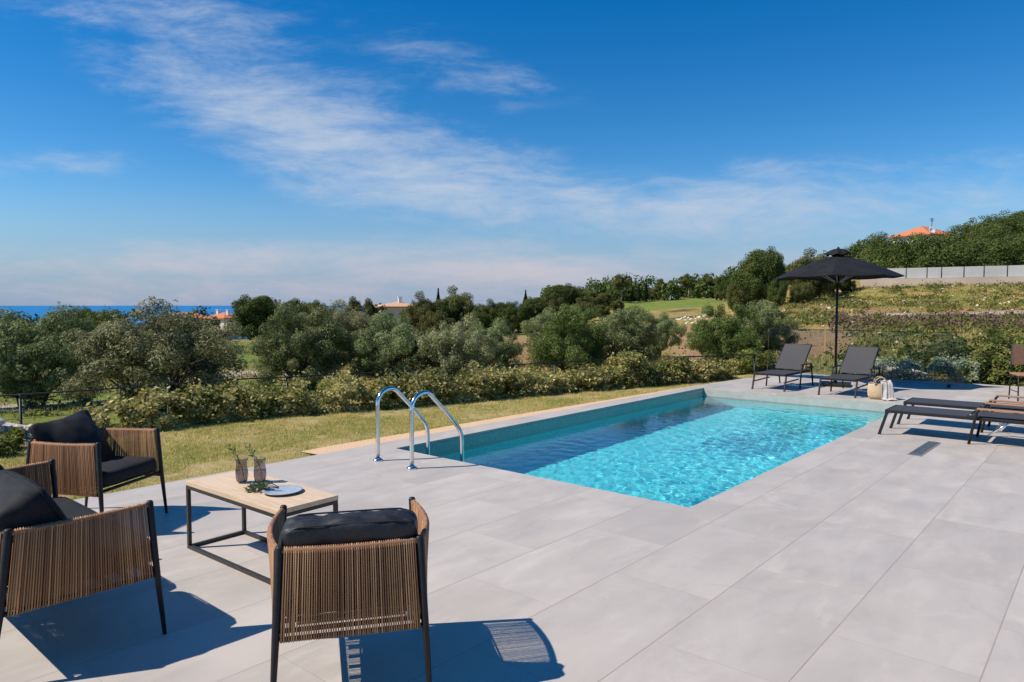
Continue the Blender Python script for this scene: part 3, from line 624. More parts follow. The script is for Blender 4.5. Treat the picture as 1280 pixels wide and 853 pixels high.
mb = MB(); mb.add([(v[0], v[1], max(v[2], -.006)) for v in allV], allF); mb.build('leaves', M['sprig'], ob)

# ------------------------------------------------------------------ sun loungers (local x runs from foot end to head end)
m, t, b = mat('charcoal_sling_mesh', (.045,.043,.046), .6, spec=.3); q = t.node('ShaderNodeTexCoord').outputs['Object']
ck = t.noise(t.mapping(q, scale=(1,1,1)), 240, 1); t.set(b.inputs['Base Color'], t.mix(ck, (.035,.035,.038), (.065,.062,.066))); t.set(b.inputs['Normal'], t.bump(ck, .3, .001)); M['sling'] = m
def make_lounger(label, loc, rz, group, mid=.72, width=.64, back=43, armmat='metal_dark', flat=False, SZ=.295, armz=.45):
    r = empty('sun_lounger', loc, rz, label, 'sun lounger', group); hw = width/2; L0 = .92; LB = .72; hinge = Vector((L0, 0, SZ))
    bd = Vector((math.cos(R(back)), 0, math.sin(R(back))))
    mb = MB()
    for s in (-1, 1):
        mb.beam((.07, s*(hw-.035), SZ), (L0+(.9 if flat else .42), s*(hw-.035), SZ), .025, .038, bev=.004)
    mb.beam((.07, -hw+.022, SZ-.002), (.07, hw-.022, SZ-.002), .03, .042, bev=.004); mb.beam((L0+.4, -hw+.03, SZ-.01), (L0+.4, hw-.03, SZ-.01), .025, .025)
    mb.build('seat_frame', M['metal_dark'], r)
    mb = MB(); X_ = [(.085+(L0-.085)*k/8) for k in range(9)]
    for z_, fl in ((SZ+.021, 0), (SZ+.018, 1)):
        vs_ = [(x, y, z_-.012*math.sin(math.pi*(y/hw*.5+.5))*math.sin(math.pi*(x/L0))) for x in X_ for y in np.linspace(-hw+.03, hw-.03, 9)]
        mb.add(vs_, [((i*9+j), (i+1)*9+j, (i+1)*9+j+1, i*9+j+1) if not fl else (i*9+j, i*9+j+1, (i+1)*9+j+1, (i+1)*9+j) for i in range(8) for j in range(8)], True)
    mb.build('seat_sling', M['sling'], r)
    bk = MB()
    for s in (-1, 1): a = hinge+Vector((.0, s*(hw-.05), .02)); bk.tube([a, a+bd*LB], .014, 8)
    a = hinge+Vector((0,0,.02))+bd*LB; bk.tube([a+Vector((0,-hw+.05,0)), a+Vector((0,hw-.05,0))], .014, 8)
    if not flat:
        for s in (-1, 1):
            q_ = hinge+bd*.42+Vector((0, s*(hw-.07), 0)); bk.tube([q_, (q_.x+.05, q_.y, SZ)], .008, 6)
    bf_ = bk.build('back_frame', M['metal_dark'], r)
    mb = MB(); nrm = Vector((-bd.z, 0, bd.x))
    for o_, fl in ((.012, 0), (.008, 1)):
        vs_ = [tuple(hinge+Vector((0, y, .02))+bd*(.03+(LB-.035)*k/8)+nrm*(o_-.01*math.sin(math.pi*k/8)*math.sin(math.pi*(y/hw*.5+.5)))) for k in range(9) for y in np.linspace(-hw+.055, hw-.055, 9)]
        mb.add(vs_, [(i*9+j, (i+1)*9+j, (i+1)*9+j+1, i*9+j+1) if not fl else (i*9+j, i*9+j+1, (i+1)*9+j+1, (i+1)*9+j) for i in range(8) for j in range(8)], True)
    mb.build('back_sling', M['sling'], r)
    for s in (-1, 1):
        y = s*(hw-.012)
        mb = MB(); mb.beam((0, y, .0), (.085, y, SZ-.01), .026, .032, bev=.003); mb.box((.004, y, .008), (.034, .03, .016)); mb.build('front_leg', M['metal_dark'], r)
        mb = MB(); mb.beam((.04, y-s*.02, .155), (mid+.02, y-s*.02, .175), .018, .02); mb.build('stretcher', M['metal_dark'], r) if not flat else None
        mb = MB(); yo = s*(hw+.012)
        mb.tube([(mid-.02, yo, 0), (mid+.015, yo, .2), (mid+.05, yo, armz-.03), (mid+.075, yo, armz-.008)], .0155, 8); mb.build('middle_leg', M['metal_dark'], r)
        mb = MB(); mb.tube([(mid+.50, yo, armz-.010), (mid+.56, yo, armz-.05), (mid+.66, yo, .0)], .0155, 8); mb.build('rear_leg', M['metal_dark'], r)
        mb = MB(); mb.beam((mid+.05, yo, armz+.002), (mid+.53, yo, armz-.0), .046, .022, bev=.006); mb.build('armrest', M[armmat], r)
        if flat:
            mb = MB(); mb.tube([(mid+.36, y, SZ-.01), (mid+.16, y-s*.02, .12)], .012, 6); mb.build('bracket', M['steel'], r)
    return r
G1 = 'black reclined loungers behind the far end of the pool'; G2 = 'flat loungers with wooden armrests on the right'
make_lounger('reclined black lounger left of the parasol pole', (-5.03, 13.25, 0), R(88), G1)
make_lounger('reclined black lounger right of the parasol pole beside the straw bag', (-3.77, 13.13, 0), R(88), G1)
make_lounger('flat black lounger with wooden armrests, nearest the floor grate', (-2.25, 9.90, 0), R(0), G2, mid=.97, width=.60, back=0, armmat='arm_wood', flat=True, armz=.415)
make_lounger('flat black lounger with wooden armrests, further from the camera behind the other flat one', (-2.25, 10.88, 0), R(0), G2, mid=.97, width=.60, back=0, armmat='arm_wood', flat=True, armz=.415)

# ------------------------------------------------------------------ parasol
PB = Vector((-4.31, 14.90, 0)); pr = empty('parasol', PB, R(12), 'large black octagonal parasol standing behind the reclined loungers', 'parasol')
mb = MB(); mb.tube([(0,0,.05),(0,0,2.67)], .024, 14); mb.build('pole', M['metal_dark'], pr)
mb = MB(); mb.box((0,0,.03), (.55,.55,.06), bev=.01); mb.tube([(0,0,.06),(0,0,.38)], .034, 12); mb.build('base', M['metal_dark'], pr)
RC, ZC, ZE = 1.16, 2.60, 2.17; nr_ = 8; nseg = 10; mb = MB()
def can(a, t_, off=0):           # canopy surface: eight panels sagging between the ribs
    k = a/(2*math.pi/nr_); fr_ = k-math.floor(k); ca_ = math.cos(math.pi/nr_)/math.cos((fr_-.5)*2*math.pi/nr_)
    r_ = RC*t_*ca_; z = ZC-(ZC-ZE)*(t_**1.12)-.02*t_*math.sin(math.pi*fr_)*t_+.02*math.sin(math.pi*t_); return (r_*math.cos(a), r_*math.sin(a), z+off)
na = nr_*8
for off, fl in ((0, 0), (-.004, 1)):
    vs_ = [can(2*math.pi*i/na, max(j/nseg, .04), off) for j in range(nseg+1) for i in range(na)]
    fs_ = [(j*na+i, j*na+(i+1)%na, (j+1)*na+(i+1)%na, (j+1)*na+i) for j in range(nseg) for i in range(na)]
    mb.add(vs_, fs_ if not fl else [f[::-1] for f in fs_], False)
canp = mb.build('canopy', M['canopy'], pr); shade_auto(canp, 9)
mb = MB(); mb.tube([can(2*math.pi*i/na, 1.0, -.008) for i in range(na)], .007, 5, closed=True); mb.build('hem', M['canopy'], canp)
mb = MB(); vs_ = []; fs_ = []
for j, (r_, z) in enumerate([(.02,2.725),(.09,2.712),(.165,2.680),(.215,2.63),(.228,2.60)]):
    for i in range(48): a = 2*math.pi*i/48; vs_.append((r_*(1+.05*math.cos(8*a))*math.cos(a), r_*(1+.05*math.cos(8*a))*math.sin(a), z+(.012*math.cos(8*a) if j > 2 else 0)))
for j in range(4):
    for i in range(48): fs_.append((j*48+i, (j+1)*48+i, (j+1)*48+(i+1)%48, j*48+(i+1)%48))
mb.add(vs_, fs_, True); mb.build('vent_cap', M['canopy'], pr)
mb = MB(); mb.lathe([(.025,.0),(.05,.01),(.05,.06),(.025,.07)], (0,0,2.03), 16); mb.build('runner', M['metal_dark'], pr)
mb = MB(); mb.lathe([(.012,0),(.03,.01),(.022,.035),(.004,.05)], (0,0,2.71), 16); mb.build('finial', M['metal_dark'], pr)
for k in range(nr_):
    a = 2*math.pi*k/nr_; e = can(a+1e-4, 1.0, -.016); i_ = can(a+1e-4, .06, -.02); md = can(a+1e-4, .55, -.018)
    mb = MB(); mb.tube([i_, md, e], .009, 6); rb = mb.build('rib', M['metal_brown'], pr)
    mb = MB(); mb.tube([(.045*math.cos(a), .045*math.sin(a), 2.06), md], .007, 6); mb.build('strut', M['strut'], rb)

# ------------------------------------------------------------------ straw bag, towel, sunglasses
BG = Vector((-3.10, 13.24, 0)); bgo = empty('straw_bag', BG, R(20), 'woven straw beach bag standing by the right reclined lounger', 'bag')
mb = MB(); vs_ = []; fs_ = []; nb = 40
for j, (s_, z) in enumerate([(.0,.006),(.55,.006),(.85,.01),(1.0,.05),(1.04,.13),(1.0,.21),(.94,.27),(.90,.275),(.95,.2),(.95,.05),(.0,.03)]):
    for i in range(nb): a = 2*math.pi*i/nb; ca_, sa = math.cos(a), math.sin(a); vs_.append((.19*s_*ca_, .105*s_*sa*(1.0 if z < .2 else .8), z+(.015*math.sin(3*a) if z > .2 else 0)))
for j in range(10):
    for i in range(nb): fs_.append((j*nb+i, j*nb+(i+1)%nb, (j+1)*nb+(i+1)%nb, (j+1)*nb+i))
mb.add(vs_, fs_, True); mb.build('body', M['straw'], bgo)
for s in (-1, 1):
    mb = MB(); mb.tube([(-.09, s*.08, .25), (-.08, s*.10, .33), (-.03, s*.11, .375), (.03, s*.11, .375), (.08, s*.10, .33), (.09, s*.08, .25)], .008, 8); mb.build('handle', M['straw'], bgo)
# towel: a draped strip over the near side of the bag
mb = MB(); nu, nv = 26, 30; vs_ = []
for i in range(nu):
    u = i/(nu-1)
    for j in range(nv):
        v = j/(nv-1); path = [(0,.02,.30),(0,-.06,.335),(0,-.125,.29),(0,-.15,.15),(0,-.17,.03),(0,-.27,.014)]
        q_ = v*(len(path)-1); k = min(int(q_), len(path)-2); f_ = q_-k; p = Vector(path[k]).lerp(Vector(path[k+1]), f_*f_*(3-2*f_))
        wx = .10+.075*v; fold = .016*math.sin(u*8+v*3)*(.3+v)+.006*math.sin(u*19+v*5)
        vs_.append((.06+(u-.5)*2*wx+.05*v, p.y-abs(fold)-.01, max(p.z+.008*math.sin(u*11+j*.5), .006+.006*(1+math.sin(u*17)))))
mb.add(vs_, [(i*nv+j, (i+1)*nv+j, (i+1)*nv+j+1, i*nv+j+1) for i in range(nu-1) for j in range(nv-1)], True)
tw = mb.build('beach_towel', M['towel']); tw.location = BG; tw.rotation_euler.z = R(35); tw.scale = (.72, .85, .97); md_ = tw.modifiers.new('thickness', 'SOLIDIFY'); md_.thickness = .006
tag(tw, 'crumpled pale striped beach towel hanging out of the straw bag', 'towel')
mb = MB()
for s in (-1, 1):
    mb.tube([(s*.035+.027*math.cos(2*math.pi*k/20), .0, .021*math.sin(2*math.pi*k/20)) for k in range(20)], .004, 6, closed=True); mb.tube([(s*.062,0,.008),(s*.066,.05,.01),(s*.06,.12,-.01)], .003, 5)
mb.tube([(-.01,0,.006),(0,-.004,.009),(.01,0,.006)], .003, 5)
sg = mb.build('sunglasses', M['tortoise']); sg.location = BG+Vector((-.04,-.09,.375)); sg.rotation_euler = (R(-25), R(10), R(25)); tag(sg, 'brown framed sunglasses resting on top of the straw bag', 'sunglasses')

# ------------------------------------------------------------------ floor grate, chair at the edge, glass balustrade
gt = empty('floor_grate', (-1.63, 8.96, 0), R(-1), 'narrow grey metal floor grate let into the deck beside the pool', 'grate')
mb = MB(); mb.box((0,0,.003), (.135, 1.0, .006)); mb.build('frame', noisy('grate_frame', (.20,.20,.20), (.26,.26,.26), 20, .45), gt)
mb = MB()
for k in range(46): mb.box((0, -.47+k*.94/45, .0085), (.105, .012, .005))
mb.build('bars', noisy('grate_bars', (.16,.19,.22), (.24,.27,.30), 9, .3, metal=.6), gt)

dc = empty('dining_chair', (-1.12, 14.55, 0), R(200), 'brown backed chair with thin black legs at the right edge', 'chair')
for sx in (-1, 1):
    mb = MB(); mb.tube([(sx*.24, -.26, 0), (sx*.235, -.20, .45), (sx*.225, -.25, .92)], .011, 8); mb.build('leg', M['metal_dark'], dc)
    mb = MB(); mb.tube([(sx*.24, .24, 0), (sx*.235, .22, .44)], .011, 8); mb.build('leg', M['metal_dark'], dc)
    mb = MB(); mb.tube([(sx*.237, -.235, .17), (sx*.237, .23, .17)], .007, 6); mb.build('stretcher', M['metal_dark'], dc)
mb = MB(); mb.box((0, .01, .45), (.50, .48, .03), bev=.008); mb.build('seat', M['arm_wood'], dc)
mb = MB(); mb.box((0, -.235, .76), (.47, .02, .34), Matrix.Rotation(R(6), 4, 'X'), bev=.006); mb.build('backrest', noisy('brown_back', (.12,.06,.035), (.17,.09,.055), 30, .7), dc)

def panel(x0, x1, y, label, grp):
    g_ = empty('glass_balustrade', ((x0+x1)/2, y, 0), 0, label, 'glass fence', grp); w_ = x1-x0; mb = MB(); mb.box((0,0,.55), (w_-.012,.012,1.03)); mb.build('pane', M['pane'], g_)
    mb = MB(); mb.box((0,0,1.072), (w_,.018,.012)); mb.build('top_rail', M['metal_dark'], g_)
    for s in (-1, 1): mb = MB(); mb.box((s*(w_/2-.25),0,.03), (.06,.05,.06), bev=.006); mb.build('clamp', M['metal_dark'], g_)
panel(-4.85, -2.28, 16.02, 'tinted glass fence pane right of the parasol, before the low flowers', 'glass fence panes'); panel(-6.1, -4.87, 16.02, 'tinted glass fence pane behind the left reclined lounger', 'glass fence panes')

# ------------------------------------------------------------------ foliage
def leaves(centers, dirs, size, aspect=.34, rng=RNG, out=1.0):
    """rhombic leaves: centers (n,3); random orientation biased along dirs"""
    n = len(centers); N_ = dirs*out+rng.normal(size=(n, 3))*.42; N_ /= np.linalg.norm(N_, axis=1)[:, None]
    a = rng.normal(size=(n, 3)); a[:, 2] += .5; a = np.cross(N_, a); a /= np.linalg.norm(a, axis=1)[:, None]; b_ = np.cross(N_, a); s = size*rng.uniform(.45, 1.6, n)[:, None]
    V = np.stack([centers-a*s*.5, centers+b_*s*aspect*.5, centers+a*s*.5, centers-b_*s*aspect*.5], 1).reshape(-1, 3)
    return V, np.arange(4*n).reshape(-1, 4)
def crown_points(rng, n_clump, n_leaf, shape, clump_r, hollow=.55, flat=1.0, squash=None):
    """clump centres spread through an uneven crown volume, leaves in shells round each clump"""
    C = []; ph = rng.uniform(0, 6.28, 6)
    while len(C) < n_clump:
        d = rng.normal(size=3); d /= np.linalg.norm(d); rr = hollow+(1-hollow)*rng.uniform()**.6; az_ = math.atan2(d[1], d[0])
        lump = 1+.16*math.sin(2*az_+ph[0])+.12*math.sin(3*az_+ph[1]+2*d[2])+.10*math.sin(5*d[2]+ph[2]+az_)
        p = d*rr*lump
        if p[2] < -.85+.25*math.sin(3*az_+ph[3]): continue
        C.append(p*np.array(shape))
    C = np.array(C); cr = clump_r*rng.uniform(.6, 1.35, n_clump); w_ = cr**2; w_ /= w_.sum(); idx = rng.choice(n_clump, n_leaf, p=w_)
    d = rng.normal(size=(n_leaf, 3)); d /= np.linalg.norm(d, axis=1)[:, None]; r_ = rng.uniform(0, 1, n_leaf)**.33
    return C, cr, C[idx]+d*(r_*cr[idx])[:, None]*np.array([1, 1, .8]), d
def tree_proto(kind, seed, mt, bark, H, shape, zc, n_clump, n_leaf, clump_r, leaf, aspect, trunks=1, tr=.12, split=.3, hollow=.5, lean=.15, limbs=16, extra=0):
    rng = np.random.default_rng(seed); r = bpy.data.objects.new(kind, None); r.empty_display_size = .3
    C, cr, P_l, d = crown_points(rng, n_clump, n_leaf, shape, clump_r, hollow); P_l[:, 2] += zc; C[:, 2] += zc
    if extra:          # loose shoots sticking out of the outline
        sh = []; sd = []
        for k in range(extra):
            c0 = C[rng.integers(n_clump)]; o_ = c0-np.array([0, 0, zc]); o_ = o_/np.linalg.norm(o_)+np.array([0, 0, .7]); o_ /= np.linalg.norm(o_); L = clump_r*rng.uniform(.9, 1.7)
            tt = rng.uniform(.2, 1, 26)[:, None]; sh.append(c0+o_*L*tt+rng.normal(size=(26, 3))*clump_r*.16*(1.3-tt)); sd.append(np.repeat(o_[None], 26, 0))
        P_l = np.concatenate([P_l]+sh); d = np.concatenate([d]+sd)
    V, F = leaves(P_l, d*.9+np.array([0, 0, .25]), leaf, aspect, rng); cro = np_mesh('crown', V, F, mt, r)
    mb = MB()
    for t_ in range(trunks):
        a = 6.28*t_/trunks+rng.uniform(0, 1); bx, by = (.10*math.cos(a), .10*math.sin(a)) if trunks > 1 else (0, 0)
        top = np.array([bx+math.cos(a)*lean*H, by+math.sin(a)*lean*H, split*H]); base = np.array([bx*.6, by*.6, -.35])
        midp = (base+top)/2+rng.normal(size=3)*.04*H*np.array([1, 1, .2]); mb.tube([base, midp, top], [tr*1.25, tr*.95, tr*.75], 8)
        order = rng.permutation(n_clump)[:limbs]
        for q_ in order:
            e = C[q_]; m1 = top+(e-top)*.45+rng.normal(size=3)*.05*H; mb.tube([top-np.array([0,0,.03]), m1, e], [tr*.42, tr*.22, tr*.06], 5, cap=False)
    mb.build('trunk', bark, r)
    return r
PROTO = {}
def proto(key, *a, **k): PROTO[key] = (tree_proto(*a, **k), a[4])
proto('olive1', 'olive_tree', 11, M['olive_leaf'], M['bark'], 3.4, (1.95, 1.95, 1.5), 1.72, 120, 56000, .36, .092, .32, trunks=3, tr=.085, split=.22, lean=.10, hollow=.35, extra=50)
proto('olive2', 'olive_tree', 12, M['olive_leaf_grey'], M['bark'], 3.4, (2.0, 2.0, 1.45), 1.75, 120, 50000, .36, .092, .32, trunks=3, tr=.085, split=.22, lean=.14, hollow=.3, extra=60)
proto('olive3', 'olive_tree', 13, M['olive_leaf_green'], M['bark'], 3.4, (1.8, 1.8, 1.5), 1.75, 125, 56000, .37, .088, .32, trunks=2, tr=.09, split=.26, lean=.08, hollow=.35, extra=60)
proto('dark1', 'evergreen_tree', 21, M['dark_leaf'], M['bark'], 8, (4.0, 4.0, 3.2), 4.6, 110, 60000, 1.15, .19, .6, trunks=1, tr=.28, split=.3, hollow=.45, lean=.02)
proto('dark2', 'evergreen_tree', 22, M['dark_leaf'], M['bark'], 8, (3.6, 3.6, 3.6), 4.3, 100, 56000, 1.15, .19, .6, trunks=2, tr=.25, split=.3, hollow=.45, lean=.06)
proto('mid1', 'broadleaf_tree', 23, M['mid_leaf'], M['bark'], 6, (3.0, 3.0, 2.8), 3.1, 90, 42000, .92, .17, .55, trunks=2, tr=.18, split=.3, hollow=.4, lean=.08, extra=20)
proto('mid2', 'broadleaf_tree', 24, M['mid_leaf'], M['bark'], 6, (3.4, 3.4, 2.4), 2.9, 90, 42000, .92, .17, .55, trunks=2, tr=.18, split=.3, hollow=.4, lean=.08, extra=20)
proto('thin', 'slender_tree', 25, M['mid_leaf'], M['bark_pale'], 7, (1.35, 1.35, 2.0), 4.9, 34, 15000, .75, .17, .55, trunks=1, tr=.16, split=.55, hollow=.2, lean=.03, limbs=12, extra=14)
proto('bush', 'round_bush', 26, M['shrub_leaf'], M['bark'], 1.5, (.85, .85, .62), .62, 60, 9000, .20, .07, .45, trunks=3, tr=.025, split=.2, hollow=.3, lean=.12, extra=25)
def cypress():
    rng = np.random.default_rng(31); r = bpy.data.objects.new('cypress_tree', None); n = 9000; z = rng.uniform(0, 1, n)**.8; rad = .95*np.sin(np.pi*np.clip(z*.86+.12, 0, 1))**.8*(1-z**3)
    a = rng.uniform(0, 6.283, n); rr = rad*rng.uniform(.5, 1, n)**.5*(1+.18*np.sin(5*a+9*z)); P_ = np.stack([rr*np.cos(a), rr*np.sin(a), .5+z*7.0], -1); d = np.stack([np.cos(a)*.3, np.sin(a)*.3, np.ones(n)], -1)
    V, F = leaves(P_, d, .25, .4, rng); np_mesh('crown', V, F, M['cypress_leaf'], r); mb = MB(); mb.tube([(0,0,-.3),(0,0,3),(0,0,6.5)], [.14,.09,.03], 6); mb.build('trunk', M['bark'], r); return r
PROTO['cypress'] = (cypress(), 7.5)
used = set()
def tree(key, px, D, top_px, label, cat='tree', group=None, wide=1.0, rz=None, dz=0.0):
    p, H0 = PROTO[key]
    if key in used: r = copy_tree(p)
    else: used.add(key); r = p; COL.objects.link(r)
    dz = dz-(.4 if group == G and key.startswith('olive') and D < 32 else 0); g_ = on(px, D, dz); ztop = EYE+(382-top_px)/FPX*D; s = max((ztop-g_.z)/H0, .25)
    r.location = g_; r.rotation_euler = (0, 0, random.uniform(0, 6.28) if rz is None else rz); r.scale = (s*wide, s*wide, s)
    tag(r, label, cat, group); return r
G = 'olive trees beyond the hedge'
tree('olive1', 36, 20.5, 388, 'dark olive tree with a forked bare trunk at the left edge, beyond the hedge', group=G, wide=.92, rz=1.0)
tree('olive2', 198, 19.0, 378, 'broad grey brown olive tree, largest beyond the fence on the left', group=G, wide=1.16)
tree('olive1', 378, 24, 384, 'grey green olive tree with visible limbs in front of the round dark tree', group=G, wide=.86)
tree('olive1', 492, 25.5, 394, 'wide grey olive tree behind the left handrail', group=G, wide=.98, rz=2.0)
tree('olive2', 566, 24.5, 395, 'pale sunlit olive tree to the right of the tile roofed house', group=G, wide=.8, rz=4.)
tree('olive1', 612, 29, 402, 'small olive tree at the left end of the bare tan field', group=G, wide=.8, rz=1.)
tree('olive3', 712, 28, 381, 'dense upright olive tree at the right end of the tan field', group=G, wide=.86, rz=.7)
tree('olive1', 776, 30, 386, 'olive tree below the green field, left of the stony bank', group=G, wide=.95, rz=5.2)
tree('olive1', 822, 34, 391, 'greyish olive tree directly beside the stony bank', group=G, wide=.75, rz=3.2)
tree('olive3', 905, 27, 379, 'dark green olive tree right of the stony bank', group=G, wide=.85, rz=2.6)
tree('olive1', 955, 29, 378, 'olive tree behind the left reclined lounger', group=G, wide=.9, rz=1.2)
tree('olive2', 424, 40, 377, 'tall olive tree behind the front row, left of the tile roofed house', group=G, wide=1.1, rz=.2)
tree('olive1', 700, 42, 385, 'olive tree half hidden behind the upright one', group=G, wide=1.0, rz=.5)
tree('olive3', 110, 34, 384, 'green olive tree seen between the two leftmost olives', group=G, wide=1.0, rz=.9)
tree('mid1', 240, 60, 398, 'low bushy tree under the red roof on the left', wide=1.0)
tree('dark1', 322, 66, 370, 'big round dark evergreen tree standing against the sea', wide=1.0)
tree('dark2', 366, 72, 375, 'dark evergreen tree right behind the big round one', wide=.95)
tree('dark2', 392, 74, 377, 'dark evergreen tree, rightmost of the clump against the sea', wide=.8)
tree('mid2', 120, 62, 384, 'dark low tree with the sea right behind it on the left', wide=1.1)
tree('mid2', 215, 66, 391, 'low green tree left of the red roofed houses', wide=1.0)
# belt of trees behind the tan field
B = 'dark trees behind the tan field'
for i, (px, D, tp, k) in enumerate([(444,80,374,'thin'),(462,84,376,'thin'),(531,80,372,'mid1'),(552,82,376,'dark2'),(570,84,365,'mid1'),(590,84,383,'dark2'),(608,80,379,'mid1'),(628,80,378,'dark1'),(648,82,378,'dark2'),(668,84,372,'dark1'),(688,86,369,'mid1'),(520,90,381,'mid2'),(548,74,386,'mid2'),(600,76,390,'dark1'),(640,76,384,'dark2'),(400,56,386,'mid1'),(470,58,398,'mid2')]):
    tree(k, px, D, tp, ['slender tree with a loose crown left of the tile roofed house', 'dark bushy tree in the belt behind the tan field'][k != 'thin'], group=['slender trees by the tile roofed house', B][k != 'thin'], wide=.85)
tree('cypress', 548, 92, 361, 'small dark conifer spire right of the tile roofed house', wide=.75)
tree('cypress', 657, 92, 363, 'single cypress above the tan field', wide=.9)
B = 'trees on the ridge left of the green field'
for px, D, tp, k in [(703,92,356,'dark1'),(722,98,363,'mid1'),(740,104,362,'mid2'),(757,108,366,'mid1'),(690,84,380,'mid2'),(728,84,376,'mid1'),(752,88,380,'mid2'),(772,96,375,'mid1'),(715,70,392,'mid2')]:
    tree(k, px, D, tp, 'bushy tree on the ridge left of the green field', group=B)
tree('thin', 775, 118, 345, 'tall loose tree standing up on the ridge left of the cypresses', wide=1.25)
tree('cypress', 798, 122, 353, 'dark cypress, left of the close pair on the ridge', wide=.8); tree('cypress', 807, 123, 352, 'dark cypress, right of the close pair on the ridge', wide=.8); tree('cypress', 747, 112, 361, 'small cypress on the ridge above the bushy trees')
B = 'pale trunked trees behind the green field'
for px, tp in [(826,350),(838,352),(860,344),(884,344)]: tree('thin', px, 130, tp, 'dark crowned tree with a pale bare trunk behind the green field', group=B, wide=1.15)
B = 'bushes along the back of the green field'
for px, D, tp, k in [(786,126,362,'mid2'),(806,130,365,'mid1'),(818,134,360,'mid2'),(848,134,360,'dark2'),(870,134,358,'mid2'),(896,130,352,'mid1'),(908,122,344,'dark1'),(922,112,350,'dark2'),(900,116,364,'mid2'),(760,112,374,'mid2')]:
    tree(k, px, D, tp, 'dark bush or low tree along the back edge of the green field', group=B)
tree('dark1', 952, 62, 312, 'tall dark rounded evergreen left of the parasol', wide=.74, rz=.5)
tree('dark2', 972, 58, 350, 'dark evergreen in the shade at the foot of the tall one', wide=.6)
tree('mid1', 1012, 66, 318, 'brownish green tree rising directly behind the left half of the parasol', wide=.95)
tree('dark2', 1040, 70, 326, 'dark tree behind the parasol pole', wide=.95); tree('mid2', 1058, 70, 345, 'low tree at the left end of the concrete wall', wide=.7); tree('mid1', 1000, 58, 352, 'low tree in front of the brownish green one', wide=.8); tree('mid2', 926, 66, 350, 'bushy tree between the green field and the tall evergreen', wide=.7)
tree('bush', 943, 17.4, 428, 'tall yellow green shrub at the corner of the deck behind the left lounger', 'shrub', wide=1.25)
tree('bush', 915, 17.2, 446, 'small yellow green shrub left of the tall one by the deck corner', 'shrub', wide=1.2)

# ------------------------------------------------------------------ hedges and planting
def hedge_mesh(name, line, w_, hfun, n, leaf, mt, zb=-.06, aspect=.45, lump=.14):
    line = [np.array(p) for p in line]; seg = [np.linalg.norm(line[i+1]-line[i]) for i in range(len(line)-1)]; cum = np.concatenate([[0], np.cumsum(seg)]); T = cum[-1]
    s = RNG.uniform(0, T, n); i = np.clip(np.searchsorted(cum, s)-1, 0, len(seg)-1); f = (s-cum[i])/np.array(seg)[i]; A = np.array(line); p = A[i]*(1-f)[:, None]+A[i+1]*f[:, None]
    dv = (A[i+1]-A[i])/np.array(seg)[i][:, None]; nrm = np.stack([-dv[:, 1], dv[:, 0]], -1)
    # each plant of the row bulges on its own
    q_ = s/.62; fr_ = q_-np.floor(q_); rndm = np.array([noise.noise(Vector((math.floor(v)*3.7, .5, 0))) for v in q_]); bul = .62+.38*np.sin(np.pi*fr_)**.5
    hh = np.array([hfun(v) for v in s])*(1+rndm*.35)*(.80+.22*bul); u = RNG.uniform(-1, 1, n); v_ = RNG.uniform(0, 1, n)**.8
    nz = np.array([noise.noise(Vector((a*4.2, b_*4.2, c_*4))) for a, b_, c_ in zip(p[:, 0], p[:, 1], v_)])
    keep = (nz > -.10) | (v_ < .18)
    ww = w_/2*(.78+.3*bul)*(1+nz*lump*3)*np.sqrt(1-np.clip(v_-.35, 0, 1)**2*1.4); off = np.sign(u)*np.abs(u)**.55*ww
    off = off+RNG.normal(size=n)*.03; loose = RNG.uniform(0, 1, n) < .12; hh = hh*np.where(loose, RNG.uniform(.9, 1.35, n), 1); nz = nz+.0
    P_ = np.stack([p[:, 0]+nrm[:, 0]*off, p[:, 1]+nrm[:, 1]*off, zb+v_*hh*(1+nz*.25)], -1)[keep]
    d = np.concatenate([nrm*np.sign(u)[:, None]*.6, np.ones((n, 1))*.6], 1)[keep]; V, F = leaves(P_, d, leaf, aspect); return np_mesh(name, V, F, mt)
hg = empty('hedge', (*HEDGE[3], 0), 0, 'long low yellow green hedge of mixed shrubs between the lawn and the fence', 'hedge')
def kid(o, par): o.parent = par; o.matrix_parent_inverse = Matrix.Translation(-Vector(par.location)); return o
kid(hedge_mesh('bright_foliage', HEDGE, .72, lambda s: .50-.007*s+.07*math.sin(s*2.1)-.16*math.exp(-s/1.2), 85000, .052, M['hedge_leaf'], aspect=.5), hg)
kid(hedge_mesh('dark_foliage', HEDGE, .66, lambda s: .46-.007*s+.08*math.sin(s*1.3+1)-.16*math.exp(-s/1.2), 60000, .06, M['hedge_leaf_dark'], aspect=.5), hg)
FB = [(-3.9,17.45),(-3.2,17.5),(-2.2,17.55)]; zz = 0
tag(hedge_mesh('flowering_plants', [(-4.9,17.5)]+FB, .8, lambda s: .42, 16000, .05, M['flower'], lump=.3), 'low silvery white flowering plants behind the glass fence, right of the parasol', 'bed plants')
hr = empty('hedge', (-1, 17.7, 0), 0, 'tall glossy green hedge along the deck behind the flat loungers', 'hedge')
kid(hedge_mesh('bright_foliage', [(-2.5,17.8),(6,18.1)], .95, lambda s: .85+.1*math.sin(s*1.7)-.25*math.exp(-s*2), 30000, .075, M['shrub_leaf']), hr)
kid(hedge_mesh('dark_foliage', [(-2.5,17.8),(6,18.1)], .85, lambda s: .80+.12*math.sin(s*2.2+1)-.25*math.exp(-s*2), 26000, .075, M['mid_leaf']), hr)
tag(hedge_mesh('scrub_row', [(-4.2,19.6),(-2.0,20.0),(4,20.6)], 1.6, lambda s: .75+.15*math.sin(s*1.1), 30000, .085, M['dark_leaf'], zb=-.2, lump=.3), 'dark tangled scrub on the slope just behind the flowering plants', 'scrub', kind='stuff')
